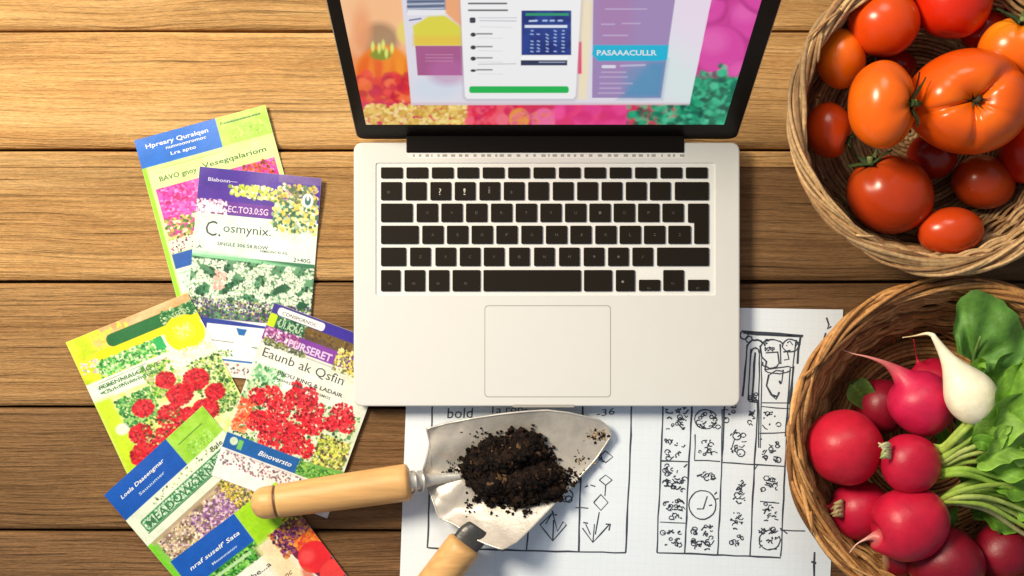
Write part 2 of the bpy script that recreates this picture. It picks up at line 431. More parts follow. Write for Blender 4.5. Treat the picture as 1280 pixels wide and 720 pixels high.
# ------------------------------------------------------------------ seed packets
def packet(name, label, quad, base, art, w, h, lifts, texts, th=.00045, res=1.45, ripple=.0005, seed=1):
    TL, TR, BR, BL = [Vector(q) for q in quad]
    def surf(x, y, eps=.00008):
        u, v = x/w, y/h
        p = (TL*(1-u)+TR*u)*(1-v)+(BL*(1-u)+BR*u)*v
        z = base+th
        for lu, lv, amt, rad in lifts:
            d = math.hypot((u-lu), (v-lv)*h/w)/rad
            if d < 1: z += amt*(1-d)**2*(1+2*d)
        z += ripple*(math.sin(u*5+seed)*math.cos(v*6+seed*2)+1)*.5*16*u*(1-u)*v*(1-v)
        q = P(p.x, p.y, z); q.z = z+eps
        return q
    nx, ny = int(w*res), int(h*res)
    X, Y = np.meshgrid(np.linspace(0, w, nx), np.linspace(0, h, ny))
    cv = Cv(X, Y, (230,230,225), aa=.9)
    art(cv, w, h)
    grain = 1+.16*(vnoise(X, Y, 2.1, seed+300)-.5)+.14*(vnoise(X, Y, 9, seed+301)-.5)
    cv.C = cv.C*grain[..., None]*.90
    V = [surf(X[j,i], Y[j,i], 0) for j in range(ny) for i in range(nx)]
    F = [(j*nx+i, (j+1)*nx+i, (j+1)*nx+i+1, j*nx+i+1) for j in range(ny-1) for i in range(nx-1)]
    mb = MB(); mb.add(V, F, cv.C.reshape(-1, 3).tolist())
    # crimped rim going down to the back sheet
    ring = [(0, i) for i in range(nx)]+[(j, nx-1) for j in range(1, ny)]+[(ny-1, i) for i in range(nx-2, -1, -1)]+[(j, 0) for j in range(ny-2, 0, -1)]
    top = [V[j*nx+i] for j, i in ring]; bot = [Vector((p.x, p.y, p.z-th)) for p in top]; n = len(ring)
    mb.add(top+bot, [(k, (k+1)%n, n+(k+1)%n, n+k) for k in range(n)], lin((225,222,212)))
    kx, ky = 24, 32
    BV = [surf(w*i/(kx-1), h*j/(ky-1), 0)-Vector((0,0,th)) for j in range(ky) for i in range(kx)]
    mb.add(BV, [(j*kx+i, j*kx+i+1, (j+1)*kx+i+1, (j+1)*kx+i) for j in range(ky-1) for i in range(kx-1)], lin((225,222,212)))
    o = mb.build(name, M['packet'], None, True)
    # place the origin at the packet's corner on the table
    c = P(quad[0][0], quad[0][1], 0); o.data.transform(Matrix.Translation(-c)); o.location = c
    tag(o, label, 'seed packet', 'seed packets fanned out on the boards')
    for q in texts:
        tm = MB(); put_text(tm, surf, *q[:5], **(q[5] if len(q) > 5 else {}))
        t = tm.build('lettering', M['packet'], None); t.data.transform(Matrix.Translation(-c)); t.parent = o; t.location = (0,0,0)
    return o
WH = (244,246,244); BK = (34,36,44)
def artA(c, w, h):
    c.rect(0,0,w,h,(196,228,140))
    c.rect(0,0,5.5,h,(150,212,40)); c.rect(6,40,w-4,h,(206,236,158))
    c.cloud(30, 3, (196,226,138), (214,240,165), c.mask_poly([(6,36),(w,36),(w,74),(6,74)]), .6)
    c.rect(104,0,w,36,(168,214,84)); c.cloud(14, 5, (160,208,74), (184,222,110), c.mask_poly([(106,2),(w-2,2),(w-2,34),(106,34)]), .6)
    c.line([(118,9),(160,9)],1.6,(92,130,60)); c.dots(26,120,16,160,31,.8,2.2,[(140,188,70),(196,228,120)],4)
    c.rect(-1,-1,105,37,(14,104,204)); c.line([(22,42),(100,42)],1,(150,180,70)); 
    c.rect(10,66,w-6,128,(206,46,150))
    c.cloud(12,8,(190,26,128),(236,90,190),c.mask_poly([(10,66),(w-6,66),(w-6,112),(10,112)]))
    c.dots(420,12,68,w-8,112,1.5,4.5,[(236,60,178),(214,30,150),(246,130,206),(180,16,110),(228,80,190)],1)
    c.dots(60,90,66,w-8,90,1.5,4,[(200,70,40),(226,120,60),(120,60,30)],2)
    c.dots(240,10,106,w-8,132,1.5,4.2,[(84,120,40),(216,190,90),(150,160,60),(60,84,30),(240,226,190),(196,120,110)],3)
    c.rect(8,132,w-6,148,(226,224,206)); c.dots(90,10,133,w-8,148,.8,2.4,[(70,40,50),(250,240,240),(150,60,100)],5)
    c.rect(8,149,w-6,168,(18,84,170)); c.rect(8,168,w-6,h-4,(226,240,220)); c.line([(10,174),(90,174)],1,(120,190,150)); c.dots(30,10,170,90,h-6,1,3,[(110,200,150),(200,226,210)],6)
def artB(c, w, h):
    c.rect(0,0,w,h,(70,40,148))
    c.cloud(40,2,(62,36,146),(88,48,160),None,.6)
    c.rect(100,0,w,10,(126,104,150),.5)
    c.dots(90,40,18,104,34,1.5,4.5,[(222,226,120),(190,204,60),(240,240,200),(150,170,40)],7,within=lambda x,y: abs(y-26-.03*(x-70))<9-abs(x-80)*.1)
    c.dots(200,100,12,w-4,62,2,5.5,[(232,216,130),(214,186,80),(120,130,80),(90,120,90),(198,160,160),(210,220,190),(70,90,70)],8)
    c.rect(0,40,34,58,(110,50,120)); c.rect(34,41,94,57,(106,52,150))
    c.dots(120,0,40,38,60,1,3.2,[(246,226,240),(220,180,214),(120,60,120),(255,250,255)],9)
    c.rect(0,58.5,w,112,(214,232,222))
    c.cloud(24,11,(204,228,214),(224,238,232),c.mask_poly([(0,58),(w,58),(w,114),(0,114)]))
    c.dots(150,96,34,w-2,72,2,5,[(240,228,140),(224,200,90),(84,130,90),(60,104,80),(220,236,210),(160,190,160)],10)
    c.ell(138,30,7,9,(226,240,236)); c.ell(138,30,4,6,(60,110,110)); c.ell(138,27,1.5,3,WH)
    c.rect(0,110,w,188,(40,110,76)); c.poly([(0,104),(60,108),(w,118),(w,124),(0,114)],(150,220,170),.7,4)
    c.cloud(16,13,(16,84,54),(96,150,110),c.mask_poly([(0,113),(w,117),(w,190),(0,190)]))
    inb = lambda x,y: vn(x,y)
    vn = lambda x,y: math.sin(x*.21+1.5*math.sin(y*.17))+math.sin(y*.26+x*.09+1.2*math.sin(x*.13)) > -.55
    c.dots(1500,1,116,w-1,178,1,2.5,[(222,236,214),(240,246,232),(176,206,176),(206,222,196)],12,within=vn)
    c.dots(200,1,114,w-1,180,1.5,4,[(20,90,56),(10,70,44),(52,126,84)],13,within=lambda x,y: not vn(x,y))
    c.dots(14,30,130,44,152,2,4,[(230,170,160)],14)
    c.dots(420,0,165,w,194,1,2.8,[(100,70,140),(60,50,100),(150,120,160),(90,120,40),(30,70,60),(200,190,120),(40,44,70)],15)
    c.rect(0,190,w,h,(238,242,240)); c.poly([(0,188),(60,191),(100,194),(100,197),(0,196)],(30,56,150))
    c.rect(0,190,26,206,(30,50,140)); c.poly([(18,196),(76,200),(70,217),(66,208),(18,206)],(22,104,176))
    c.rect(16,203,62,205.5,WH); c.line([(14,216),(60,218)],1,(90,100,110)); c.line([(84,222),(118,224)],1.6,(70,130,100))
    c.dots(46,20,228,60,236,.8,2.2,[(120,180,60),(210,220,80),(40,110,60)],16); c.rect(100,228,112,238,(40,130,110)); c.rect(112,196,120,h-20,(40,40,130))
    c.line([(8,240),(118,242)],2.6,(40,110,180)); c.rect(0,244,w,h,(228,226,222)); c.dots(90,14,245,118,h-4,.8,1.8,[(60,60,70),(120,110,120),(180,120,110)],17)
def artC(c, w, h):
    c.rect(0,0,w,h,(206,222,30))
    c.cloud(18,21,(190,214,30),(236,226,60),c.mask_poly([(0,0),(60,0),(60,60),(0,60)]))
    c.poly([(44,0),(w,0),(w,26),(50,26)],(226,170,116)); c.cloud(26,22,(220,156,100),(238,196,150),c.mask_poly([(60,0),(w,0),(w,22),(60,22)]),.7)
    c.ell(52,16,22,10,(232,190,130),.8,3); c.dots(50,30,2,80,30,2,5,[(240,220,60),(236,190,80),(222,226,60)],22,.7)
    c.rect(28,26,w,40,(244,226,20)); c.rrect(47,11,w+20,28,8,(24,104,52)); c.dots(80,120,10,w,27,1,2,[(120,170,110),(60,130,70),(190,210,160)],23)
    c.dots(24,4,32,26,50,1,2.6,[(222,196,210),(190,160,190),(240,230,240)],24)
    c.rect(26,38,118,58,(150,206,110)); c.dots(240,22,38,112,60,1,3.4,[(90,190,80),(190,226,160),(60,160,70),(226,240,200),(40,120,60)],25)
    c.rect(100,38,112,54,(40,170,90)); c.rect(112,38,w,66,(236,238,220))
    c.rect(0,60,w,86,(222,234,222)); 
    for k in range(2):
        c.line([(14,70+k*6),(100,70+k*5)],3.2,(64,130,60)); c.dots(150,14,67+k*6,100,73+k*5.5,.6,1.3,[(226,238,220)],26+k)
    c.line([(14,64),(80,63)],1,(150,160,150))
    c.ell(140,46,25,24,(250,226,8)); c.ell(140,44,13,11,(252,238,80),.6,5); c.dots(30,130,34,150,52,1,3,[(255,244,140),(246,214,20)],28)
    c.rect(0,86,w,h,(206,222,120)); c.poly([(0,84),(24,84),(24,h),(0,h)],(190,220,36),1,8)
    c.cloud(18,29,(190,220,90),(236,236,190),c.mask_poly([(22,86),(w,86),(w,h),(22,h)],6),.9)
    c.dots(200,96,64,w-4,108,1.2,3,[(240,230,206),(226,214,196),(210,226,170),(250,246,236)],30)
    c.dots(210,70,66,108,110,1.2,3.4,[(120,180,60),(160,206,80),(70,140,50),(226,200,170)],31)
    c.dots(260,w-44,84,w-2,h-70,1.2,3.4,[(60,120,50),(110,160,70),(40,90,40),(180,206,120)],32)
    c.dots(260,24,92,70,130,1.2,3.6,[(50,130,60),(90,170,80),(150,200,110),(30,100,50)],33)
    for i,(x,y,r) in enumerate([(92,92,12),(126,106,16),(100,116,16),(52,114,13),(78,136,17),(36,142,14),(60,160,17),(30,168,18),(96,150,18),(120,146,16),(140,130,12)]):
        c.ell(x,y,r,r*.86,(168,14,34),.9,3)
        c.dots(int(r*9),x-r,y-r*.86,x+r,y+r*.86,1.3,3.6,[(226,24,44),(206,14,40),(240,60,70),(176,10,36),(150,8,30)],40+i,within=lambda a,b,x=x,y=y,r=r: math.hypot(a-x,(b-y)/.86)<r)
    c.ell(18,128,8,7,(230,236,226),.9,3); c.dots(60,40,130,90,170,1,3,[(90,110,50),(200,170,110),(60,60,40)],60)
def artD(c, w, h):
    c.rect(0,0,w,h,(228,232,220))
    c.rect(0,0,w,46,(60,50,140)); c.rrect(8,3,70,13,4,(244,244,240)); c.rect(70,2,w,14,(52,36,150))
    c.rect(0,14,w,30,(96,74,50)); c.rect(10,14,48,30,(40,100,70)); c.dots(60,12,14,50,30,1,2.4,[(90,150,110),(200,226,190),(30,70,50)],61)
    c.rrect(0,13,10,31,3,(190,220,20)); c.rect(48,15,w,24,(110,86,40)); c.dots(80,50,16,w,28,1,2,[(90,66,30),(130,104,60),(74,60,50)],62)
    c.rect(0,30,w,48,(126,60,160)); c.dots(170,2,30,46,48,1,2.8,[(240,220,236),(200,120,180),(150,60,130),(110,60,110)],63)
    c.dots(90,4,44,60,53,1,2.6,[(90,110,40),(160,170,80),(60,90,40)],64)
    c.dots(170,96,24,130,62,1.2,3,[(222,200,90),(120,130,70),(240,230,160),(90,90,60)],65)
    c.rect(0,50,96,52,(90,60,120),.4); c.cloud(30,66,(222,228,214),(240,240,236),c.mask_poly([(0,54),(w,54),(w,100),(0,100)]),.8)
    c.dots(220,4,78,44,124,1.4,4,[(120,190,130),(70,150,90),(180,220,180),(210,234,200)],67)
    c.rect(0,104,w,176,(196,214,170),.6,8)
    c.dots(520,2,98,w-4,176,1.4,4,[(70,130,70),(110,160,90),(190,210,150),(230,236,210),(40,96,56)],68)
    for i,(x,y,r) in enumerate([(36,112,15),(20,118,11),(52,124,14),(66,104,13),(80,96,13),(92,112,15),(84,128,15),(100,128,12),(44,142,15),(62,146,14),(80,150,14),(28,146,13),(50,162,13),(76,166,12),(128,102,15),(138,112,11),(118,118,9),(98,158,12),(62,88,6)]):
        c.dots(int(r*7),x-r,y-r,x+r,y+r,1.4,3.6,[(224,28,48),(204,20,44),(240,70,80),(160,14,36),(130,10,30),(236,40,50)],70+i,within=lambda a,b,x=x,y=y,r=r: math.hypot(a-x,b-y)<r)
    c.dots(60,2,126,20,166,1.5,4,[(236,110,60),(240,150,100),(220,70,50)],95)
    c.dots(300,112,134,w-4,178,1.3,3.6,[(206,214,80),(236,226,130),(150,170,80),(100,120,60),(90,60,50)],96)
    c.rect(0,172,98,192,(20,92,166)); c.poly([(98,174),(w,168),(w,194),(98,194)],(110,170,80)); c.dots(120,98,174,w-6,194,1,3,[(60,140,50),(40,110,40),(150,200,90)],97)
    c.ell(12,180,5,5,(200,220,190)); c.rect(18,176,24,188,(110,190,90))
    c.rect(0,192,w,h,(236,232,232)); c.dots(260,4,194,w-6,h-18,.8,1.7,[(60,60,76),(130,110,120),(150,60,90)],98,alpha=.85)
    c.line([(6,194),(w-4,194)],.8,(160,160,160))
def artE(c, w, h):
    c.rect(0,0,w,h,(216,230,208)); c.rect(104,0,w,54,(148,206,54)); c.cloud(12,102,(140,200,46),(168,216,84),c.mask_poly([(104,0),(w,0),(w,44),(104,44)]),.7)
    c.line([(112,16),(150,16)],1.6,(88,140,50)); c.dots(60,116,24,152,42,1,2.4,[(170,220,110),(124,186,50)],103)
    c.rect(-1,-1,104,42,(10,82,178)); c.rect(0,42,w,84,(220,232,212)); c.poly([(104,44),(w,40),(w,50),(104,50)],(220,232,212))
    c.dots(26,40,44,150,52,.8,2.2,[(60,90,40),(180,190,60),(90,110,60)],104)
    c.rrect(12,55,w-6,72,3,(44,132,76)); c.dots(330,14,57,w-8,70,.8,2.2,[(226,240,220),(150,200,160),(200,226,200)],105); c.line([(12,73),(w-6,73)],1.6,(30,110,70))
    c.rect(6,84,w,h,(176,156,130)); c.rect(0,84,6,h,(120,206,30)); c.rect(0,88,20,h,(110,200,40),.8,6)
    c.cloud(14,106,(110,80,70),(206,186,150),c.mask_poly([(12,88),(w,88),(w,h),(12,h)]))
    c.dots(1500,12,90,w-2,h-2,1,2.6,[(240,222,196),(220,190,160),(150,110,120),(110,80,110),(200,170,180),(120,130,60),(90,76,60),(246,236,220)],107)
    c.dots(300,60,96,116,150,1,2.8,[(150,100,160),(110,70,130),(226,190,220)],108)
    c.dots(260,116,84,w-2,130,1,2.8,[(100,120,50),(210,180,60),(70,96,40),(236,210,110)],109)
def artF(c, w, h):
    c.rect(0,0,w,h,(232,230,216)); c.rect(-1,-1,100,44,(10,84,182)); c.rect(100,-1,w,52,(156,214,22)); c.cloud(16,120,(148,206,14),(170,222,46),c.mask_poly([(102,0),(w,0),(w,50),(102,50)]),.6)
    c.poly([(0,43),(100,42),(100,62),(0,66)],(46,140,44)); c.dots(300,2,44,99,64,1.2,3.4,[(30,110,40),(90,180,60),(20,80,40),(150,210,100)],121); c.line([(30,50),(86,51)],4,(190,226,170),.8)
    c.ell(16,52,13,12,(196,222,150)); c.dots(30,6,44,26,60,.8,2,[(150,190,110),(226,240,190)],122)
    c.rect(0,64,110,h,(232,234,224)); c.poly([(96,52),(124,50),(128,h),(96,h)],(238,214,170),.9,10)
    c.poly([(118,50),(w,44),(w,h),(134,h),(128,90)],(110,30,60)); 
    c.dots(260,118,48,w-1,84,1.4,4,[(90,30,90),(140,60,140),(60,20,50),(180,90,60),(206,140,50)],123)
    c.dots(80,138,74,w,92,2,5,[(226,110,30),(206,60,40),(240,140,40)],124); c.dots(50,142,40,w,56,1.5,3,[(226,206,40),(60,90,30),(120,60,40)],125)
    c.ell(148,104,21,20,(222,34,44)); c.ell(141,98,9,8,(238,90,92),.6,6); c.ell(156,132,18,14,(226,60,60)); c.ell(128,118,6,12,(200,80,50),.8,4)
packet('seed_packet', 'lime green packet with blue corner box and magenta flowers, half under the violet packet',
    [(167.6,175.5),(331.5,131),(385,327),(221,373)], .0003, artA, 170, 203, [(0,0,.003,.6),(1,0,.0035,.7)],
    [('Hpreary Quralqen', 12,16,84,8,{'rot':0,'col':WH}), ('nunvoonromoc', 36,21,54,3,{'col':WH}), ('Lra apto', 40,31,34,6,{'col':WH}),
     ('BAVO gnoy', 18,60,50,9,{'col':(60,92,48)}), ('Vesegqalariom', 74,58,86,9,{'col':(52,84,44)}), ('Aamanootno roe', 108,10,56,4,{'col':(70,110,50)})], seed=1)
packet('seed_packet', 'violet topped packet with white flowers on dark green and a pale title band',
    [(249.6,208),(402,223),(382,480),(227,466)], .0011, artB, 153, 262, [(0,0,.0025,.5),(1,0,.004,.7),(1,.6,.001,.5)],
    [('Blabonn—', 12,17,38,5,{'col':(214,206,236)}), ('CENM', 4,56,30,12,{'col':(250,240,250),'bold':.03}), ('EC.TO3.0:SG', 40,54,52,9,{'col':(228,206,240)}),
     ('C.', 14,86,20,21,{'col':(50,60,64),'bold':.0}), ('osmynix.', 36,83,62,15,{'col':(50,60,64),'bold':.0}), ('SINGLE 306·58 ROW', 30,97,66,5,{'col':(56,64,66)}),
     ('NIMSONC RI AG.', 84,101,36,3.6,{'col':(70,80,80)}), ('2+40G', 126,109,22,6,{'col':(60,80,70)}), ('.A', 4,103,8,5,{'col':(60,80,70)}), ('Sosaoonn', 18,205,38,4,{'col':WH})], seed=2)
packet('seed_packet', 'yellow green packet with dark green bar, yellow disc and crimson blooms',
    [(82,428),(234,366),(339,566),(179,636)], .0019, artC, 166, 230, [(0,0,.0035,.6),(1,0,.001,.4),(0,.6,.0015,.5)],
    [('SEEDS', 136,24,24,8,{'col':(170,200,150)}), ('PERENNIALGROVE', 14,72,84,6,{'col':(50,110,50)}), ('Canomnomoonst', 16,79,80,5,{'col':(50,110,50)})], seed=3)
packet('seed_packet', 'packet with blue corner box and beige and purple flowers, at lower left',
    [(130,619),(253,507),(402,682),(279,794)], .0027, artE, 166, 230, [(0,0,.0035,.6),(1,0,.0015,.4)],
    [('Loela Daaeengmar', 14,21,74,7,{'col':WH,'shear':.2}), ('Sauuumer', 34,31,44,4,{'col':(190,216,240)}), ('Bale', 138,52,18,7,{'col':(50,80,40)}),
     ('MEADOWORNEI', 18,70,126,12,{'col':(30,110,62)})], seed=4)
packet('seed_packet', 'packet of clustered red flowers with navy header, one corner under the laptop',
    [(343,378),(488,432),(409,648),(264,594)], .0035, artD, 155, 230, [(0,0,.002,.5),(0,.5,.0008,.5)],
    [('CONSPORNOC', 14,11,48,5,{'col':(90,80,110)}), ('UI.:OU.', 14,27,32,10,{'col':(180,216,180)}), ('PURSERET', 34,46,60,11,{'col':(222,196,236),'bold':.03}),
     ('Eaunb ak Qsfin', 8,70,112,15,{'col':(56,62,66),'bold':.0}), ('BIJOU RING & LADAIR', 34,84,90,7,{'col':(40,46,50),'bold':.02}), ('MISARS SEMMONS COSMOS', 36,90,74,3.6,{'col':(50,60,60)}),
     ('Binoversto', 46,186,46,7,{'col':(236,242,250),'shear':.3})], seed=5)
packet('seed_packet', 'packet with lime panel and red tomato picture, cut by the bottom edge',
    [(213,702),(345,602),(480,782),(348,882)], .0043, artF, 166, 225, [(0,0,.0015,.5)],
    [('nraf suself\' Sata', 14,25,80,6,{'col':WH,'shear':.2}), ('Mousunenov', 40,36,40,3.6,{'col':(200,222,246)}), ('nraqnillbe...a', 28,82,74,9,{'col':(60,60,62)}),
     ('nrs', 62,98,20,8,{'col':(60,60,62)}), ('mnonc', 84,104,32,5,{'col':(120,100,70),'shear':.3})], seed=6)

# ------------------------------------------------------------------ garden plan paper
def build_paper():
    z = .0004
    o = MB(); nx, ny = 60, 40
    q = [(512,378),(1054,387),(1034,800),(497,800)]
    V = []; 
    def surf(x, y, eps=0):
        h = z + .0006*(.5+.5*math.sin(x*.011+1)*math.cos(y*.013))
        if x > 1000 and y < 420: h += .0008*(x-1000)/54*(420-y)/40
        p = P(x, y, h); p.z += eps; return p
    for j in range(ny+1):
        for i in range(nx+1):
            u, v = i/nx, j/ny
            x = (q[0][0]*(1-u)+q[1][0]*u)*(1-v)+(q[3][0]*(1-u)+q[2][0]*u)*v
            y = (q[0][1]*(1-u)+q[1][1]*u)*(1-v)+(q[3][1]*(1-u)+q[2][1]*u)*v
            V.append(surf(x, y))
    F = [(j*(nx+1)+i, (j+1)*(nx+1)+i, (j+1)*(nx+1)+i+1, j*(nx+1)+i+1) for j in range(ny) for i in range(nx)]
    o.add(V, F, (.72,.79,.88))
    o.add([v-Vector((0,0,.0002)) for v in V], [f[::-1] for f in F], (.72,.79,.88))
    t = thing('garden_plan', 'large bluish white sheet with hand drawn planting grid under laptop and trowel', 'paper', P(512,378,0))
    o.build('sheet', M['paper'], t, True)
    ink = MB(); grid = MB()
    def stroke(mb, pts, w=1.3, eps=.00025):
        # a flat ribbon of ink lying on the sheet
        pts = [Vector((a[0], a[1])) for a in pts]; L = []; R = []; n = len(pts)
        dense = []
        for a, b in zip(pts[:-1], pts[1:]):
            k = max(1, int((b-a).length/12))
            dense += [a.lerp(b, i/k) for i in range(k)]
        dense.append(pts[-1]); pts = dense; n = len(pts)
        for i in range(n):
            d = (pts[min(i+1,n-1)]-pts[max(i-1,0)]); d = d.normalized() if d.length > 0 else Vector((1,0)); nn = Vector((-d.y, d.x))*w/2*random.uniform(.9,1.5)
            L.append(surf(*(pts[i]+nn), eps)); R.append(surf(*(pts[i]-nn), eps))
        mb.add(L+R, [(i, i+1, n+i+1, n+i) for i in range(n-1)])
    def st(*pts, w=1.3): stroke(ink, list(pts), w)
    def wob(a, b, w=1.3, j=.5):
        a = Vector(a); b = Vector(b); k = max(2, int((b-a).length/14))
        stroke(ink, [tuple(a.lerp(b, i/k)+Vector((random.uniform(-j,j), random.uniform(-j,j)))) for i in range(k+1)], w)
    def arc(cx, cy, rx, ry, a0=0, a1=360, w=1.2, j=.3, n=18):
        stroke(ink, [(cx+rx*math.cos(math.radians(a0+(a1-a0)*i/n))+random.uniform(-j,j), cy+ry*math.sin(math.radians(a0+(a1-a0)*i/n))+random.uniform(-j,j)) for i in range(n+1)], w)
    # left chart
    wob((541,500),(534.5,685),1.6); wob((534.5,685),(782.5,691),1.6); wob((790,500),(782.5,691),1.7); wob((729,500),(723,689),1.6); wob((664,600),(658.5,687),1.4)
    wob((719,634),(735,635)); 
    # plants drawn as anchors and diamonds
    def diamond(x, y, r, k=1.0):
        st((x-r,y),(x,y-r*k),(x+r,y),(x,y+r*k),(x-r,y), w=1.2)
    diamond(757,571,9,.8); st((750,566),(754,578),(748,574)); diamond(757,600,8,.8); st((757,607),(756,620),w=1); diamond(751,628,9,1.1); st((749,640),(744,668),w=1.3)
    st((728,660),(741,678),(762,655), w=1.3); st((732,655),(738,668),w=1); st((757,655),(763,655),(761,663)); st((735,654),(729,653)); st((741,678),(743,655),w=1.2)
    st((744,608),(738,606)); st((731,609),(735,607))
    st((692,640),(675,656),(691,676),(708,656),(704,652),(697,664),(690,638), w=1.3); st((682,655),(690,642),(696,644)); st((691,676),(692,650))
    arc(707,619,9,8); arc(711,624,4,4); arc(703,622,4,3)
    # right chart frame
    top = 500
    wob((829,top),(821,690.5),1.5); wob((865,top),(856,691.5),1.6); wob((906,top),(897,694),1.5); wob((947,top),(937.5,695),1.6); wob((985,505),(976,696),1.5)
    wob((821,690.5),(976,697),1.6); wob((826,576),(861,577),1.5); wob((902,578),(980,583),1.3,.3); wob((952,508),(988,511),1); wob((950,542),(984,540),1)
    wob((868,575),(900,577),1.3); wob((903,512),(902,576),1.3); wob((869,543),(868,574),1.2); wob((825,652),(856,654),.9); wob((948,580),(944,586),.8)
    # circle marker
    arc(878,631,17,18,w=1.3); st((884,620),(879,636),(871,636),w=1.2); st((886,632),(890,631)); st((893,618),(896,615)); st((894,624),(898,623))
    # scribbled crops in the cells
    def scrib(x0, y0, x1, y1, n, r=(1.5,3.6), seed=0):
        rd = random.Random(seed)
        for _ in range(n):
            x = rd.uniform(x0, x1); y = rd.uniform(y0, y1); q = rd.uniform(*r); k = rd.random()
            if k < .42: arc(x, y, q, q*rd.uniform(.7,1), rd.uniform(0,180), rd.uniform(240,520), 1.1, .25, 8)
            elif k < .75: st((x-q,y+rd.uniform(-q,q)),(x,y+rd.uniform(-q,q)),(x+q,y+rd.uniform(-q,q)), w=rd.uniform(1,1.7))
            else: st((x,y),(x+rd.uniform(-q,q)*1.4,y+rd.uniform(-q,q)*1.4), w=1.5)
    for i, (a, b, c_, d, n) in enumerate([(833,508,858,538,30),(832,548,857,574,20),(830,582,856,614,34),(830,624,854,650,28),(828,662,850,684,18),
        (872,514,898,534,20),(874,549,894,570,16),(868,590,894,599,10),(866,655,876,685,15),(878,655,890,686,18),
        (914,540,930,550,6),(914,556,930,568,7),(918,600,930,632,20),(914,640,928,684,22),(954,515,974,534,10),(952,548,974,576,22),(952,594,972,616,17),(952,626,972,650,14),(948,660,972,688,24),
        (900,502,918,526,12),(936,512,944,530,8)]):
        scrib(a, b, c_, d, n, seed=100+i)
    arc(882,524,14,12,20,340,1.2); arc(921,545,5,4.5); arc(926,566,5,4.5); st((918,549),(914,562),(922,566),w=1.3)
    wob((950,627),(974,629),1); wob((955,651),(960,650),1); wob((968,648),(973,650),1); arc(962,675,13,12,-20,300,1.3,.8)
    # the drawing of the plot at the top right
    for k in range(3): wob((927+k*2,414+k*1.6),(1004,419+k*1.2),1.7,.8)
    wob((934,432),(928,495),2.0); wob((939,436),(935,500),1.6); wob((944,440),(939,500),2.2,.8); wob((949,440),(948,560),1.3); wob((952,446),(950,560),1.0)
    arc(945,434,11,9,180,350,1.8,.5); arc(944,441,5,6,180,360,1.6)
    arc(930,419,5,5,w=1.4); arc(936,424,4,4,w=1.2)
    wob((1000,420),(996,455),2.0,.9); wob((995,425),(986,505),1.4); wob((992,458),(984,560),1.6); wob((988,460),(981,545),1.3)
    arc(965,436,15,12,150,330,1.5,.5); arc(988,432,10,8,0,360,1.3,.6); st((957,441),(972,440),(974,455),w=1.5); arc(963,455,10,5,0,200,1.6,.8); st((950,432),(952,446),(958,452),(956,462),w=1.8)
    st((975,430),(976,455),w=1.5); st((984,440),(986,449),(980,450)); st((979,440),(988,438)); arc(972,462,16,5,0,180,1.2,.6); st((956,462),(985,458),(992,460),w=1.5)
    st((961,468),(958,482),(964,493),(970,499),(974,490),w=2.0); st((979,462),(977,478),(975,480),w=1.2); st((962,468),(970,463),(979,464),w=1.2); st((966,494),(972,496),w=2.2); st((974,476),(976,480),w=2)
    wob((952,503),(984,504),.9); scrib(934,492,946,501,8,seed=500); scrib(955,426,1000,436,14,seed=501)
    st((1033,397),(1036,406),(1034,411),(1039,408),w=1.8); st((1032,416),(1030,423),w=1.8)
    wob((975,662),(1006,664),1.4); st((975,660),(984,667),w=1.2); wob((1018,690),(1017,740),2); st((1014,702),(1020,704),w=2)
    # dashes of the left chart, headings
    ink_o = ink.build('ink_drawing', M['ink'], t)
    for q in (('bold',559,523,34,14,1),('1a ron-',615,517,46,10,3),('-36',746,521,24,9,8)):
        tx = MB(); put_text(tx, lambda x,y: surf(x,y,.00025), *q[:5], rot=q[5], bold=.0, shear=.1); tx.build('handwriting', M['ink'], t)
build_paper()

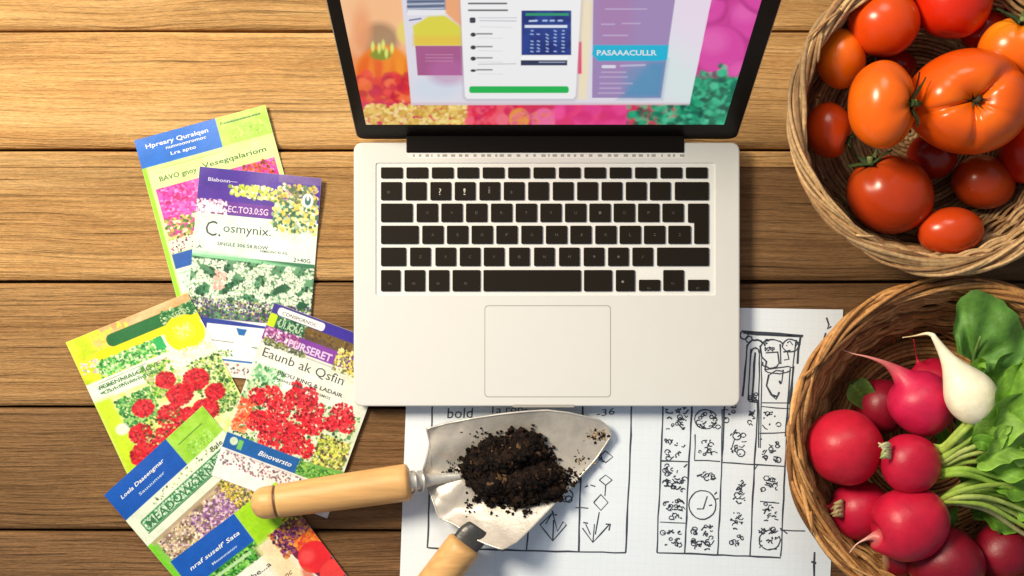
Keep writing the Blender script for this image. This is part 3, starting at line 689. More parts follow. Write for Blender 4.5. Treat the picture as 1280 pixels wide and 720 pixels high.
# ------------------------------------------------------------------ laptop
ZB0, ZT = .0048, .0172
def build_laptop():
    t = thing('laptop', 'open silver white laptop with black keys and a colourful screen', 'laptop', P(683,340,0))
    mb = MB()
    out = rect_px(442,178,925,508,ZT,.008,8); n = len(out)
    well = rect_px(469.5,203.5,894.5,369.5,ZT,.0022,8)
    lower = inset(out, .004)
    rings = [(lower, ZB0), (inset(out,.0012), ZB0+.003), (out, ZB0+.007), (out, ZT-.0012), (inset(out,.0004), ZT-.0004), (inset(out,.0012), ZT), (well, ZT), (inset(well,.0003), ZT-.0009)]
    V = [(x,y,z) for o,z in rings for x,y in o]; F = []
    for r in range(len(rings)-1):
        for i in range(n):
            j = (i+1)%n; F.append((r*n+i,(r+1)*n+i,(r+1)*n+j,r*n+j))
    F.append(tuple(range(n)))
    mb.add(V, F); body = mb.build('base_shell', M['alu'], t)
    mb = MB(); prism(mb, inset(well,.0001), ZT-.0016, ZT-.0009, 0); deck = mb.build('keyboard_deck', M['alu2'], t)
    # keys (photo pixel boxes)
    X = lambda v: 430+v/2.56
    Y = lambda v: 170+v/2.562
    rows = []
    rows.append((100,135,[(118+81.35*k, 118+81.35*k+69) for k in range(13)]))
    s2 = [118,197,276,354,433,511,589,668,746,824,902,979]; rows.append((147,205,[(a,a+66) for a in s2]+[(1059,1167)]))
    s3 = [232,311,390,470,549,628,707,785,863,941,1019]; rows.append((216,275,[(118,219)]+[(a,a+68) for a in s3]))
    s4 = [250,329,408,487,567,646,724,804,882,960,1038]; rows.append((287,345,[(118,238)]+[(a,a+68+(4 if a==1038 else 0)) for a in s4]))
    s5 = [211,292,370,447,528,608,688,767,845,923]; rows.append((357,416,[(118,198)]+[(a,a+66) for a in s5]+[(1002,1168)]))
    rows.append((429,497,[(118,180),(193,259),(271,336),(347,436),(446,758),(768,858),(870,931)]))
    rows.append((460,496,[(944,1012),(1101,1168)])); rows.append((429,496,[(1022,1088)]))
    zk = ZT+.0006
    legends = {(1,0):('o',.3,0),(1,2):('?',.5,1),(1,3):('!',.5,1),(1,4):('i',.45,0),(1,5):('2',.3,0),(5,6):('*',.3,1)}
    letters = {2:'QWERTYUIOP@', 3:'ASDFGHJKL;:', 4:'ZXCVBNM,./'}
    kb = deck
    for ri, (ya, yb, ks) in enumerate(rows):
        for ki, (xa, xb) in enumerate(ks):
            k = MB(); x0, x1, y0, y1 = X(xa), X(xb), Y(ya), Y(yb)
            prism(k, rect_px(x0,y0,x1,y1,zk,.0011,4), ZT-.0009, zk, .0004)
            surf = lambda x, y: P(x, y, zk)+Vector((0,0,.00006))
            lg = legends.get((ri,ki)); cx = (x0+x1)/2; cy = (y0+y1)/2
            if lg:
                put_text(k, surf, lg[0], cx-2-(3 if lg[1]<.4 else 0), cy+(5 if lg[2] and lg[1]>.4 else 3), 3.0 if lg[1]>.4 else 3.4, 9 if lg[1]>.4 else 3.4, bold=.0, mi=2 if not lg[2] else 1)
            elif ri in letters and 1 <= ki <= len(letters[ri]):
                put_text(k, surf, letters[ri][ki-1], cx-1.4, cy+1.8, 3.2, 3.6, bold=-.01, mi=2)
            elif ri in (5,6,7) and ki not in (4,5):
                put_text(k, surf, 'fn' if ki == 0 else 'o', cx-3, cy+5, 4, 3, bold=-.01, mi=2)
            k.build('key', [M['key'], M['legend'], M['legend_dim']], t)
    k = MB()
    e = round_poly(pxpoly([(X(1101),Y(216)),(X(1167),Y(216)),(X(1167),Y(345)),(X(1121),Y(345)),(X(1121),Y(277)),(X(1101),Y(277))], zk), [.0011,.0011,.0011,.0011,.0003,.0011], 4)
    prism(k, e, ZT-.0009, zk, .0004); k.build('key', [M['key']], t)
    # trackpad with its groove
    mb = MB(); prism(mb, rect_px(605.6,381.6,763.6,496.6,ZT,.0034), ZT-.001, ZT+.00006, 0); g = mb.build('trackpad_groove', M['groove'], t)
    mb = MB(); prism(mb, rect_px(606.6,382.7,762.6,495.6,ZT,.0030), ZT-.001, ZT+.00014, 0); mb.build('trackpad', M['alu'], t)
    mb = MB(); prism(mb, rect_px(641,505.6,718,509.2,ZT,.001), ZT-.004, ZT+.0002, .0001); mb.build('thumb_notch', M['groove'], t)
    # hinge and vent strip
    mb = MB(); prism(mb, rect_px(508,164,855,191,ZT,.0012), ZT-.008, ZT+.0012, .0008); mb.build('hinge_cover', M['black'], t)
    mb = MB(); prism(mb, rect_px(510,191,854,198,ZT,.0006), ZT-.001, ZT+.00008, 0)
    rd = random.Random(3)
    x = 516
    while x < 850:
        w = rd.uniform(1.5,6); prism(mb, rect_px(x,192.8,x+w,196,ZT,.0003,2), ZT-.001, ZT+.00016, 0, mi=1); x += w+rd.uniform(2.5,7)
    mb.build('vent_strip', [M['alu2'], M['groove']], t)
    for fx, fy in ((470,210),(895,210),(470,480),(895,480)):
        mb = MB(); c = P(fx,fy,0); prism(mb, [(c.x+.006*math.cos(a*PI/8), c.y+.006*math.sin(a*PI/8)) for a in range(16)], .0046 if (fx<500 and fy>400) else .001, ZB0+.0003); mb.build('foot', M['rubber'], t)
    # lid, leaning back 66 degrees
    ang = math.radians(66); H = P(683.5,174.5,.0135)
    ex = Vector((1,0,0)); ev = Vector((0,math.cos(ang),math.sin(ang))); en = Vector((0,-math.sin(ang),math.cos(ang)))
    T = lambda v: H+ex*v.x+ev*v.y+en*v.z
    hw = .1545; LH = .222
    lid_o = round_poly([(-hw,0),(hw,0),(hw,LH),(-hw,LH)], .0085, 8)
    mb = MB(); prism(mb, lid_o, -.0055, -.0003, .0006, T); lid = mb.build('lid', M['edge'], t)
    mb = MB(); prism(mb, inset(lid_o,.0008), -.0004, .0, 0, T); mb.build('bezel', M['black'], lid)
    def inv(px, py):
        d = Vector(((px-640)*S, (360-py)*S, -CAMZ)); c = Vector((0,0,CAMZ)); k = (H-c).dot(en)/d.dot(en); q = c+d*k-H
        return q.dot(ex), q.dot(ev)
    xl, vb = inv(457.5,155.5); xr, _ = inv(905,155.5); vt = LH-.012
    nx, ny = 520, 300
    A, B = np.meshgrid(np.linspace(xl, xr, nx), np.linspace(vb, vt, ny))
    wx = H.x+A; wy = H.y+B*ev.y; wz = H.z+B*ev.z
    PX = 640+wx/(S*(CAMZ-wz)); PY = 360-wy/(S*(CAMZ-wz))
    cv = Cv(PX, PY, (236,120,60), aa=1.0)
    def dots_px(*a, **k):   # scatter painted with whole-array discs (the screen grid is not axis aligned)
        n,x0,y0,x1,y1,r0,r1,cols,seed = a; r = random.Random(seed)
        for _ in range(n):
            x = r.uniform(x0,x1); y = r.uniform(y0,y1); q = r.uniform(r0,r1); c = r.choice(cols)
            if k.get('within') and not k['within'](x,y): continue
            d = r.uniform(-12,12); c = tuple(min(255,max(0,v+d)) for v in c)
            cv.ell(x,y,q,q*r.uniform(.7,1),c,k.get('alpha',1),k.get('soft',1.4))
    # wallpaper of blooms and vegetables
    cv.cloud(40,201,(244,150,90),(252,206,160))
    cv.ell(470,14,46,34,(250,190,140),.9,24); cv.ell(474,50,24,22,(140,110,80),.75,10); cv.ell(452,40,12,30,(240,160,110),.8,10)
    cv.ell(480,90,34,34,(246,140,20),.95,6); cv.ell(465,105,22,40,(236,90,24),.8,8); cv.ell(506,40,10,14,(236,214,110),.9,4)
    for i in range(6): cv.ell(464+i*9,100+(i%2)*6,4,28,(226,80,30) if i%2 else (250,160,40),.45,4)
    cv.ell(476,68,13,7,(120,150,40),.9,3)
    for x,y in ((466,58),(474,60),(483,66),(490,60),(479,56)): cv.ell(x,y,2.2,6,(226,236,120),.95,2)
    dots_px(90,450,95,515,132,3,9,[(222,40,50),(236,70,60),(200,24,56),(244,110,60),(190,20,60)],5,alpha=.8,soft=3)
    cv.rect(440,128,1000,160,(214,50,90),1,3)
    dots_px(420,455,131,586,158,1.2,4,[(240,206,110),(222,178,80),(250,226,150),(206,160,60)],6,alpha=.9,soft=2)
    dots_px(90,586,132,650,158,2,7,[(232,40,70),(214,30,90),(240,90,110)],7,alpha=.8,soft=3)
    cv.ell(649,148,13,13,(232,150,70),1,3); cv.ell(680,150,15,15,(236,110,160),1,3); dots_px(60,638,137,695,158,1,4,[(236,130,80),(240,110,160),(220,80,130)],17,alpha=.5,soft=2); cv.ell(628,150,8,8,(240,110,130),1,3)
    cv.rect(694,132,786,160,(226,56,134),1,4); dots_px(26,696,132,786,158,5,12,[(236,76,150),(216,46,120),(230,60,110)],8,alpha=.7,soft=5)
    # pink blooms and green leaves to the right
    cv.poly([(872,-200),(1200,-200),(1100,100),(862,128)],(206,60,150)); 
    for x,y,r in ((884,6,26),(938,24,28),(900,62,36),(930,96,26),(905,-30,30),(960,-20,40)):
        cv.ell(x,y+2,r,r*.95,(176,40,124),1,4); cv.ell(x-1,y,r*.93,r*.88,(218,70,164),1,8); cv.ell(x-r*.25,y-r*.3,r*.5,r*.4,(232,104,184),.7,12)
    gre = lambda x,y: y > 90+ 5*math.sin(x*.11)+4*math.sin(x*.27)
    cv.poly([(786,131),(866,131),(872,96),(905,88),(960,92),(940,170),(786,170)],(16,110,84),1,3)
    cv.poly([(846,97),(975,95),(960,170),(846,170)],(16,110,84),1,5)
    dots_px(820,784,80,955,160,1.3,5.5,[(20,150,110),(10,100,80),(40,176,130),(8,76,64),(70,196,150)],9,alpha=.75,soft=3,within=lambda x,y: gre(x,y) and (x>862 or y>131))
    # back window
    cv.poly([(501,-300),(895,-300),(889,0),(862,130),(514,131),(502,0)],(226,222,232))
    cv.clip = cv.mask_poly([(501,-300),(895,-300),(889,0),(862,130),(514,131),(502,0)])
    cv.ell(860,90,40,50,(214,236,232),.6,30); cv.ell(880,20,40,60,(240,216,238),.6,30); cv.ell(545,110,30,14,(208,222,236),.7,10); cv.poly([(724,0),(742,0),(733,124),(722,124)],(240,226,196),1,3)
    cv.clip = np.ones(PX.shape)
    cv.poly([(514,128),(862,128),(861,131),(514,131)],(214,190,200),.7,2)
    cv.poly([(507,-60),(566,-60),(566,17),(509,17)],(122,136,166)); 
    for k in range(6): cv.line([(509,2+k*3),(555,1+k*3)],1.1,(210,214,224) if k%2 else (60,70,100))
    cv.rect(509,12,560,19,(236,236,240)); 
    cv.poly([(516,32),(536,20),(556,19),(578,34),(578,57),(518,57)],(222,214,70),1,3); cv.poly([(556,-60),(578,-60),(578,34),(568,26),(557,16)],(240,170,120),1,3); cv.rect(516,44,578,57,(236,190,70),.6,6)
    cv.poly([(519,57),(578,57),(578,94),(522,94)],(170,90,140)); cv.ell(560,90,24,16,(190,110,170),.5,10)
    for k in range(3): cv.line([(532,68+k*4),(566,68+k*4)],1,(206,150,184),.7)
    cv.line([(512,25),(526,23)],2,(110,120,170)); 
    # right hand panel
    cv.poly([(742,-40),(845,-40),(843.5,2),(826,122),(732.5,122),(741.5,2)],(160,136,184)); cv.ell(768,20,24,60,(176,120,170),.5,16)
    cv.poly([(776,122),(812,76),(833,76),(826,122)],(70,146,186),.85,10); cv.ell(800,100,22,20,(96,150,190),.6,12)
    for k,(y,a,b) in enumerate([(11,757,808),(30,752,768),(29,778,800),(44,754,784),(90,752,782),(96,750,784),(104,750,790),(110,750,776),(116,748,780)]): cv.line([(a,y),(b,y)],1.8,(196,180,212),.7)
    cv.line([(754,83),(768,83)],4,(226,226,240),.9); cv.line([(776,82),(806,81)],2.6,(190,190,220),.8)
    cv.poly([(742,56),(836,56),(834,74),(826,76),(748,76),(740,68)],(24,180,214),1,1.5); cv.rect(722,52,727,92,(236,60,110),1,2)
    # front card with its shadow line
    cv.poly([(572,-300),(730,-300),(728.5,0),(721.5,122),(717,126),(584,126),(579,122),(574,0)],(170,160,176),.5,5)
    cv.poly([(574,-300),(728,-300),(726.5,0),(719.5,120),(716,123.3),(584,123.3),(581,120),(575.5,0)],(243,242,243),1,1.2)
    for y,a,b in ((4,586,633),(12.5,586,634)): cv.line([(a,y),(b,y)],2.2,(100,104,110))
    cv.line([(598,22),(646,22)],1,(200,200,206)); cv.rrect(587,21.5,594.5,28.5,2,(54,60,76)); cv.line([(600,25.5),(645,26)],1.4,(196,198,206)); cv.line([(600,33),(640,34)],1,(222,222,226))
    for y in (43,59,73,88): cv.ell(591.5,y,3.4,2.6 if y!=88 else 1.7,(50,50,56)); cv.line([(596,y-1),(615,y-1)],1.8,(132,132,136)); cv.line([(598,y+4),(628,y+4.5)],.8,(220,220,224))
    cv.line([(598,80),(645,79.5)],1.2,(196,196,202))
    cv.rect(652,13,714,68.5,(20,44,124)); cv.cloud(20,220,(14,36,112),(34,66,150),cv.mask_poly([(652,13),(714,13),(713,68),(652,68)]),.8); cv.rect(657,16,711,19.5,(40,150,110))
    cv.rect(656,31,709,34.5,(222,230,244)); cv.line([(662,26),(671,25.5)],2.2,(190,210,240)); 
    for x in (681,690,700): cv.line([(x-2,25.5),(x+2.5,25.5)],2.2,(170,196,236))
    rr = random.Random(8)
    for cx in (665,673,684,694,704):
        for k in range(7):
            if rr.random() < .85: cv.line([(cx-1.2+rr.uniform(-.6,.6),38+k*4.3),(cx+1.2,38.8+k*4.3+rr.uniform(-.8,.8))],1.5,(170,196,236),.9)
    cv.rect(651,75,709,81.5,(44,52,84)); cv.line([(674,77.5),(706,77.5)],1.4,(160,170,196)); cv.rect(652,70,710,74,(250,250,252))
    cv.rrect(586.5,107.5,711,116,3,(34,184,84))
    V = [T(Vector((A[j,i], B[j,i], .0002))) for j in range(ny) for i in range(nx)]
    F = [(j*nx+i, j*nx+i+1, (j+1)*nx+i+1, (j+1)*nx+i) for j in range(ny-1) for i in range(nx-1)]
    mb = MB(); mb.add(V, F, cv.C.reshape(-1,3).tolist()); scr = mb.build('screen', M['screen'], lid)
    def ssurf(px, py):
        a, b = inv(px, py); return T(Vector((a, b, .0003)))
    mb = MB(); put_text(mb, ssurf, 'PASAAACULLR', 746,69,78,7.5,col=(230,246,252),bold=.03)
    mb.build('screen_lettering', M['screen'], scr)
build_laptop()

# ------------------------------------------------------------------ trowels
def wood_handle(mb, a, b, ra, rb, groove=None, roundend=True, n=40, tail=None):
    a, b = Vector(a), Vector(b); pts = []; rad = []; col = []; L = (b-a).length
    up = Vector((0,0,1))
    for i in range(n+1):
        t = (i/n)
        if roundend and i < 12: t = (1-math.cos(i/12*PI/2))*ra/L*.9
        elif roundend: t = ra/L*.9+(1-ra/L*.9)*(i-12)/(n-12)
        s = t*L
        r = ra+(rb-ra)*t
        r *= 1+.03*math.sin(t*PI)
        if roundend and s < ra*.9: r *= math.sqrt(max(0, 1-(1-s/(ra*.9))**2))*.999+.001
        c = (.63,.36,.14)
        pts.append(a.lerp(b, t)); rad.append(max(r,.0002)); col.append(c)
    out_p, out_r, out_c = [], [], []
    for p, r, c in zip(pts, rad, col):
        out_p.append(p); out_r.append(r); out_c.append(c)
    if groove:
        ins = [(groove-.0016, 1, .66), (groove-.0008, .94, 0), (groove+.0008, .94, 0), (groove+.0016, 1, .66)]
        q = []
        for p, r, c in zip(out_p, out_r, out_c): q.append(((p-a).length, r, c))
        q = [e for e in q if abs(e[0]-groove) > .0018]
        for s, k, cc in ins:
            r0 = ra+(rb-ra)*s/L
            r0 *= 1+.03*math.sin(s/L*PI)
            q.append((s, r0*k, (.63,.36,.14) if cc else (.12,.06,.025)))
        q.sort(key=lambda e: e[0]); d = (b-a).normalized()
        out_p = [a+d*e[0] for e in q]; out_r = [e[1] for e in q]; out_c = [e[2] for e in q]
    # rounded front shoulder
    d = (b-a).normalized(); rl = out_r[-1]
    for k in (1,2,3): out_p.append(b+d*rl*.25*math.sin(k/3*PI/2)); out_r.append(rl*(.45+.55*math.cos(k/3*PI/2))); out_c.append(out_c[-1])
    sweep(mb, out_p, out_r, 28, out_c)

def resample(pts, n):
    pts = [Vector(p) for p in pts]; L = [0]
    for a, b in zip(pts[:-1], pts[1:]): L.append(L[-1]+(b-a).length)
    out = []
    for i in range(n):
        s = L[-1]*i/(n-1); k = 0
        while k < len(L)-2 and L[k+1] < s: k += 1
        out.append(pts[k].lerp(pts[k+1], (s-L[k])/max(1e-9, L[k+1]-L[k])))
    return out
def ztrowel(x, y):
    """height of the blade's inner surface, for the soil to lie on"""
    cy = 596-(x-530)*.12
    return .0075 + .016*((y-cy)/72)**2
def build_trowels():
    t = thing('garden_trowel', 'steel hand trowel full of soil with pale wooden handle lying across seed packets', 'trowel', P(508,605,0), 'wooden handled garden hand tools')
    mb = MB(); za, zb = .0215, .0225
    A, B = P(314,631,za), P(508,603,zb)
    wood_handle(mb, A, B, .0128, .0150, groove=.021)
    mb.build('handle', M['handle'], t, True)
    # ferrule and neck
    mb = MB(); pts = catmull([P(506,603.5,.0225), P(520,602,.020), P(538,600,.014), P(558,597,.0105), P(580,595,.0095)], 16)
    sweep(mb, pts, [.0085,.0084,.0082,.0078,.0072,.0066,.006,.0055,.005,.0048,.0045,.0042,.004,.0035,.003,.002], 14, (.62,.60,.56))
    for k in range(3):
        c = pts[1+k*2]; d = (pts[2+k*2]-pts[1+k*2]).normalized()
        sweep(mb, [c-d*.0009, c+d*.0009], [.0098-.0005*k]*2, 14, (.5,.49,.46))
    mb.build('ferrule', M['steel'], t, True)
    # blade
    up = [(529,588),(534,570),(538,553),(533,536),(560,529),(592,523),(625,518),(653,515),(683,513),(710,516),(732,521),(750,526),(759,533),(764,543)]
    lo = [(529,592),(533,603),(538,618),(543,631),(549,648),(568,655),(592,673),(610,681),(628,687),(645,678),(659,665),(690,633),(716,606),(745,574),(764,545)]
    n, m = 90, 44
    U, Lw = resample([Vector((a,b,0)) for a,b in up], n), resample([Vector((a,b,0)) for a,b in lo], n)
    V = []; C = []; rd = np.random.default_rng(3).random((30,30))
    for i in range(n):
        for j in range(m):
            s = j/(m-1); p = U[i].lerp(Lw[i], s)
            z = ztrowel(p.x, p.y)
            z = .0075+(z-.0075)*min(1, 1.15-.35*(p.x-530)/235)
            # hammered facets near the heel
            heel = max(0, 1-(p.x-530)/90)
            z += heel*.0030*math.sin(p.y*.11+p.x*.05)+heel*.0016*abs(math.sin(p.y*.06+1-p.x*.03))*2
            z += .0004*math.sin(p.x*.07+p.y*.05)+.0007*abs(math.sin(p.x*.045-p.y*.03+1))*min(1,heel*2+.35)+heel*.0012*abs(math.sin(p.x*.11+p.y*.07))
            edge = min(s, 1-s)
            V.append(P(p.x, p.y, max(.0035, z))); C.append((.64,.585,.51))
    F = [(i*m+j, (i+1)*m+j, (i+1)*m+j+1, i*m+j+1) for i in range(n-1) for j in range(m-1)]
    mb = MB(); mb.add(V, F, C); mb.add([v-Vector((0,0,.0011)) for v in V], [f[::-1] for f in F], C)
    # rolled rim
    rim = [V[i*m] for i in range(n)]+[V[i*m+m-1] for i in range(n-1,-1,-1)]
    sweep(mb, [r-Vector((0,0,.0005)) for r in rim[::2]], .0009, 6, (.60,.57,.52), closed=False)
    mb.build('blade', M['steel'], t, True)
    # second tool, mostly below the frame
    t2 = thing('garden_trowel', 'hand tool with shade-darkened steel collar whose wooden handle leaves at the bottom edge', 'trowel', P(560,700,0), 'wooden handled garden hand tools')
    mb = MB(); wood_handle(mb, P(434,872,.0150), P(579,683,.0285), .0135, .0146); mb.build('handle', M['handle'], t2, True)
    mb = MB(); pts = catmull([P(576,687,.0285), P(586,675,.0285), P(592,668,.0282), P(598,659,.0268)], 14)
    sweep(mb, pts, [.0112,.0114,.0116,.0117,.0118,.0119,.0120,.0119,.0118,.0116,.0112,.0106,.0098,.0085], 16, (.07,.07,.07), squash=.4); mb.build('ferrule', M['steel'], t2, True)  # steel collar, its dark colour partly the shade of the hollow under the handle
    mb = MB(); pts = catmull([P(590,676,.0290),P(600,668,.0275),P(618,682,.0270),P(630,689,.0262)], 18)
    sweep(mb, pts, [.0012]*17+[.0006], 6, (.2,.2,.2)); mb.build('wire', M['steel'], t2, True)
build_trowels()

def ico():
    g = (1+5**.5)/2
    v = [(-1,g,0),(1,g,0),(-1,-g,0),(1,-g,0),(0,-1,g),(0,1,g),(0,-1,-g),(0,1,-g),(g,0,-1),(g,0,1),(-g,0,-1),(-g,0,1)]
    f = [(0,11,5),(0,5,1),(0,1,7),(0,7,10),(0,10,11),(1,5,9),(5,11,4),(11,10,2),(10,7,6),(7,1,8),(3,9,4),(3,4,2),(3,2,6),(3,6,8),(3,8,9),(4,9,5),(2,4,11),(6,2,10),(8,6,7),(9,8,1)]
    v = [Vector(p).normalized() for p in v]; cache = {}; out = []
    def mid(a,b):
        k = (min(a,b),max(a,b))
        if k not in cache: v.append(((v[a]+v[b])/2).normalized()); cache[k] = len(v)-1
        return cache[k]
    for a,b,c in f:
        x,y,z = mid(a,b),mid(b,c),mid(c,a); out += [(a,x,z),(b,y,x),(c,z,y),(x,y,z)]
    return v, out
IV, IF = ico()
def clod(mb, c, r, col, rd):
    ph = [rd.uniform(0,6) for _ in range(6)]
    ax = [rd.uniform(.65,1.15) for _ in range(3)]
    V = []
    for p in IV:
        k = 1+.22*math.sin(3*p.x+ph[0]+2*p.y)+.2*math.sin(4*p.y+ph[1])+.18*math.sin(5*p.z+ph[2]+3*p.x)+rd.uniform(-.13,.13)
        V.append(Vector(c)+Vector((p.x*ax[0],p.y*ax[1],p.z*ax[2]))*r*k)
    mb.add(V, IF, col)
def build_soil():
    rd = random.Random(21); mb = MB()
    outline = [(578,585),(592,562),(612,548),(640,545),(655,537),(675,540),(688,556),(694,575),(712,590),(716,606),(704,624),(680,628),(660,636),(640,632),(612,630),(590,612)]
    outline = [(641+(x-646)*.94, 588+(y-589)*.93) for x,y in outline]
    n = len(outline)
    def inside(x,y):
        c = False
        for i in range(n):
            a,b = outline[i],outline[i-1]
            if (a[1]>y)!=(b[1]>y) and x < (b[0]-a[0])*(y-a[1])/(b[1]-a[1])+a[0]: c = not c
        return c
    def dist(x,y):
        m = 1e9
        for i in range(n):
            a,b = Vector(outline[i]),Vector(outline[i-1]); p = Vector((x,y)); d = b-a; t = max(0,min(1,(p-a).dot(d)/d.length_squared)); m = min(m,(p-a-d*t).length)
        return m
    k = 0
    dark = [(.006,.003,.002),(.009,.0045,.003),(.014,.007,.0045),(.004,.002,.002),(.022,.011,.006)]
    while k < 2300:
        x = rd.uniform(572,722); y = rd.uniform(530,642)
        if not inside(x,y): continue
        d = dist(x,y); k += 1
        lump = .004*math.sin(x*.12+1)*math.cos(y*.13)+.003*math.sin(x*.05+y*.21)
        top = ztrowel(x,y)+min(.019, .0045+.00075*d)+lump*min(1,d/15)
        r = rd.choice([.0008,.0012,.0014,.002,.0026,.0034]) if d < 12 else rd.uniform(.0012,.0040)
        z = rd.uniform(.35,1)*(top-ztrowel(x,y))+ztrowel(x,y) if rd.random() < .3 else top
        c = rd.choice(dark)
        if rd.random() < .03: c = (.11,.06,.03)
        clod(mb, P(x,y,z), r, c, rd)
    # core of the heap
    V = []; C = []; nn = 36
    for i in range(nn):
        for j in range(nn):
            x = 572+150*i/(nn-1); y = 530+112*j/(nn-1); ins = inside(x,y); d = dist(x,y)*(1 if ins else -1)
            V.append(P(x,y,ztrowel(x,y)+(min(.016,.002+.0007*d) if ins else -.003))); C.append((.012,.007,.005))
    mb.add(V, [(i*nn+j,(i+1)*nn+j,(i+1)*nn+j+1,i*nn+j+1) for i in range(nn-1) for j in range(nn-1) if inside(572+150*(i+.5)/(nn-1),530+112*(j+.5)/(nn-1))], C)
    # stray crumbs on the steel
    for cx,cy,sx,sy,q,cols,rr in ((563,598,5,10,46,dark,(.0006,.0022)),(588,632,6,5,14,dark,(.0005,.0013)),(743,542,11,7,150,dark+[(.42,.28,.14),(.5,.34,.18),(.3,.19,.09)]*2,(.0005,.0014)),
        (728,572,12,9,34,dark+[(.4,.27,.14)],(.0005,.0013)),(566,580,8,8,14,dark,(.0004,.0009)),(716,596,9,8,40,dark,(.0006,.0018)),(600,545,14,8,20,dark,(.0005,.0012)),(640,640,40,4,24,dark,(.0005,.0012))):
        for _ in range(q):
            x = rd.gauss(cx,sx*.7); y = rd.gauss(cy,sy*.7)
            r = rd.uniform(*rr); clod(mb, P(x,y,ztrowel(x,y)*(.72 if x>700 else 1)+r*.7+.0008), r, rd.choice(cols), rd)
    for _ in range(420):
        k_ = rd.randrange(n); a_ = Vector(outline[k_]); b_ = Vector(outline[k_-1]); q_ = a_.lerp(b_, rd.random())+Vector((rd.gauss(0,5), rd.gauss(0,4)))
        r = rd.choice([.0005,.0007,.0009,.0012,.0018,.0024]); clod(mb, P(q_.x,q_.y,ztrowel(q_.x,q_.y)+r*.6+.0006), r, rd.choice(dark), rd)
    o = mb.build('soil', M['soil'], None, False); tag(o, 'heap of dark crumbly potting soil on the trowel blade', 'soil', kind='stuff')
build_soil()

# ------------------------------------------------------------------ baskets
def build_basket(name, label, cpx, cpy, Rpx, zr, rb, pale, seed, rows, tw, wallexp=.8, spread=1.0):
    rd = random.Random(seed); C = P(cpx,cpy,zr); cx, cy = C.x, C.y; R = Rpx*S*(CAMZ-zr)
    t = thing(name, label, 'basket', (cx,cy,0), 'round wicker baskets')
    ca, cb, cc = pale
    def tone():
        k = rd.random(); a = ca if k < .4 else cb if k < .8 else cc
        f = rd.uniform(.8,1.15); return tuple(v*f for v in a)
    rim_w = .0066; Ri = R-rim_w
    def rad(z): return rb+(Ri-rb)*max(0,(z-.006)/(zr-.006))**wallexp
    # wall strands, each running right round with its own wander
    mb = MB(); n = 150
    for k in range(rows*2):
        lay = 0 if k < rows else .0052; k = k % rows
        z0 = .008+(zr-.008)*(k+.5)/rows; ph = [rd.uniform(0,2*PI) for _ in range(4)]; am = [rd.uniform(.0004,.0030)*spread, rd.uniform(.0003,.0014)*spread]
        f1, f2 = rd.choice([1,2,3]), rd.choice([3,4,5]); r = rd.uniform(.0011,.0021); c0 = tone(); pts = []; cols = []
        for i in range(n):
            a = 2*PI*i/n; z = z0+am[0]*math.sin(f1*a+ph[0])+am[1]*math.sin(f2*a+ph[1]); z = min(zr-.001,max(.007,z))
            rr = rad(z)-.0015+lay+.0016*math.sin(18*a+PI*k)+.0007*math.sin(7*a+ph[2])
            pts.append((cx+rr*math.cos(a), cy+rr*math.sin(a), z)); f = 1+.18*math.sin(3*a+ph[3])
            cols.append(tuple(v*f for v in c0))
        sweep(mb, pts, r, 5, cols, closed=True)
    mb.build('wall', M['wicker'], t, True)
    # upright stakes
    mb = MB()
    for k in range(36):
        a = 2*PI*k/36; c0 = tone(); sweep(mb, [(cx+(rad(z)+.0005)*math.cos(a), cy+(rad(z)+.0005)*math.sin(a), z) for z in [.005+(zr-.005)*i/7 for i in range(8)]], .0018, 5, c0)
    mb.build('stakes', M['wicker'], t, True)
    # added shell closing the weave, coloured dark as the shade between strands
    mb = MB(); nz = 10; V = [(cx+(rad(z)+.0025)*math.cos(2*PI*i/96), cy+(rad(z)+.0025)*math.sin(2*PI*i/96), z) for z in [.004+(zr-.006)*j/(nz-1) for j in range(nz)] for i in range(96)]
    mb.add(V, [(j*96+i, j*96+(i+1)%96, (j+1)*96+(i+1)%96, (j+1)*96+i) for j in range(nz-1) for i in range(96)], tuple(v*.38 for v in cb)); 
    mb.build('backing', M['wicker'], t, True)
    mb = MB()
    for k in range(int(rb/.0034)):
        r0 = .003+k*.0034; c0 = tone(); sweep(mb, [(cx+r0*math.cos(2*PI*i/60), cy+r0*math.sin(2*PI*i/60), .004+.0008*math.sin(10*2*PI*i/60+k*PI)) for i in range(60)], .0019, 5, c0, closed=True)
    mb.build('bottom', M['wicker'], t, True)
    # rim: loose twisted bundle
    mb = MB(); n = 260; ns = 22
    for k in range(ns):
        ph = rd.uniform(0,2*PI); rho = rim_w*rd.choice([.35,.6,.75,.85]); r = rd.uniform(.0012,.0021); w = rd.choice([tw,tw,tw,tw+1,-tw+1]); p2 = rd.uniform(0,6); c0 = tone(); pts = []; cols = []
        for i in range(n):
            a = 2*PI*i/n; b = ph+w*a+.5*math.sin(2*a+p2); q = rho*(1+.14*math.sin(5*a+p2)+.08*math.sin(11*a+p2*2))
            rr = R-rim_w*.95+q*math.cos(b)+.0008*math.sin(6*a+p2); z = zr+q*.75*math.sin(b)
            pts.append((cx+rr*math.cos(a), cy+rr*math.sin(a), z)); f = 1+.22*math.sin(5*a+p2*3)
            cols.append(tuple(v*f for v in c0))
        sweep(mb, pts, r, 6, cols, closed=True)
    # a few loose ends
    for k in range(9):
        a = rd.uniform(0,2*PI); d = rd.uniform(.1,.3); pts = [(cx+(R-rim_w+rim_w*(1.0+.1*s)*(1 if k%2 else -1)*s)*math.cos(a+d*s), cy+(R-rim_w+rim_w*(1.0+.1*s)*(1 if k%2 else -1)*s)*math.sin(a+d*s), zr+.006+.002*math.sin(s*3)) for s in [i/8 for i in range(9)]]
        sweep(mb, pts, [.0011]*8+[.0004], 5, tone())
    mb.build('rim', M['wicker'], t, True)
    return (cx,cy,R,rad)
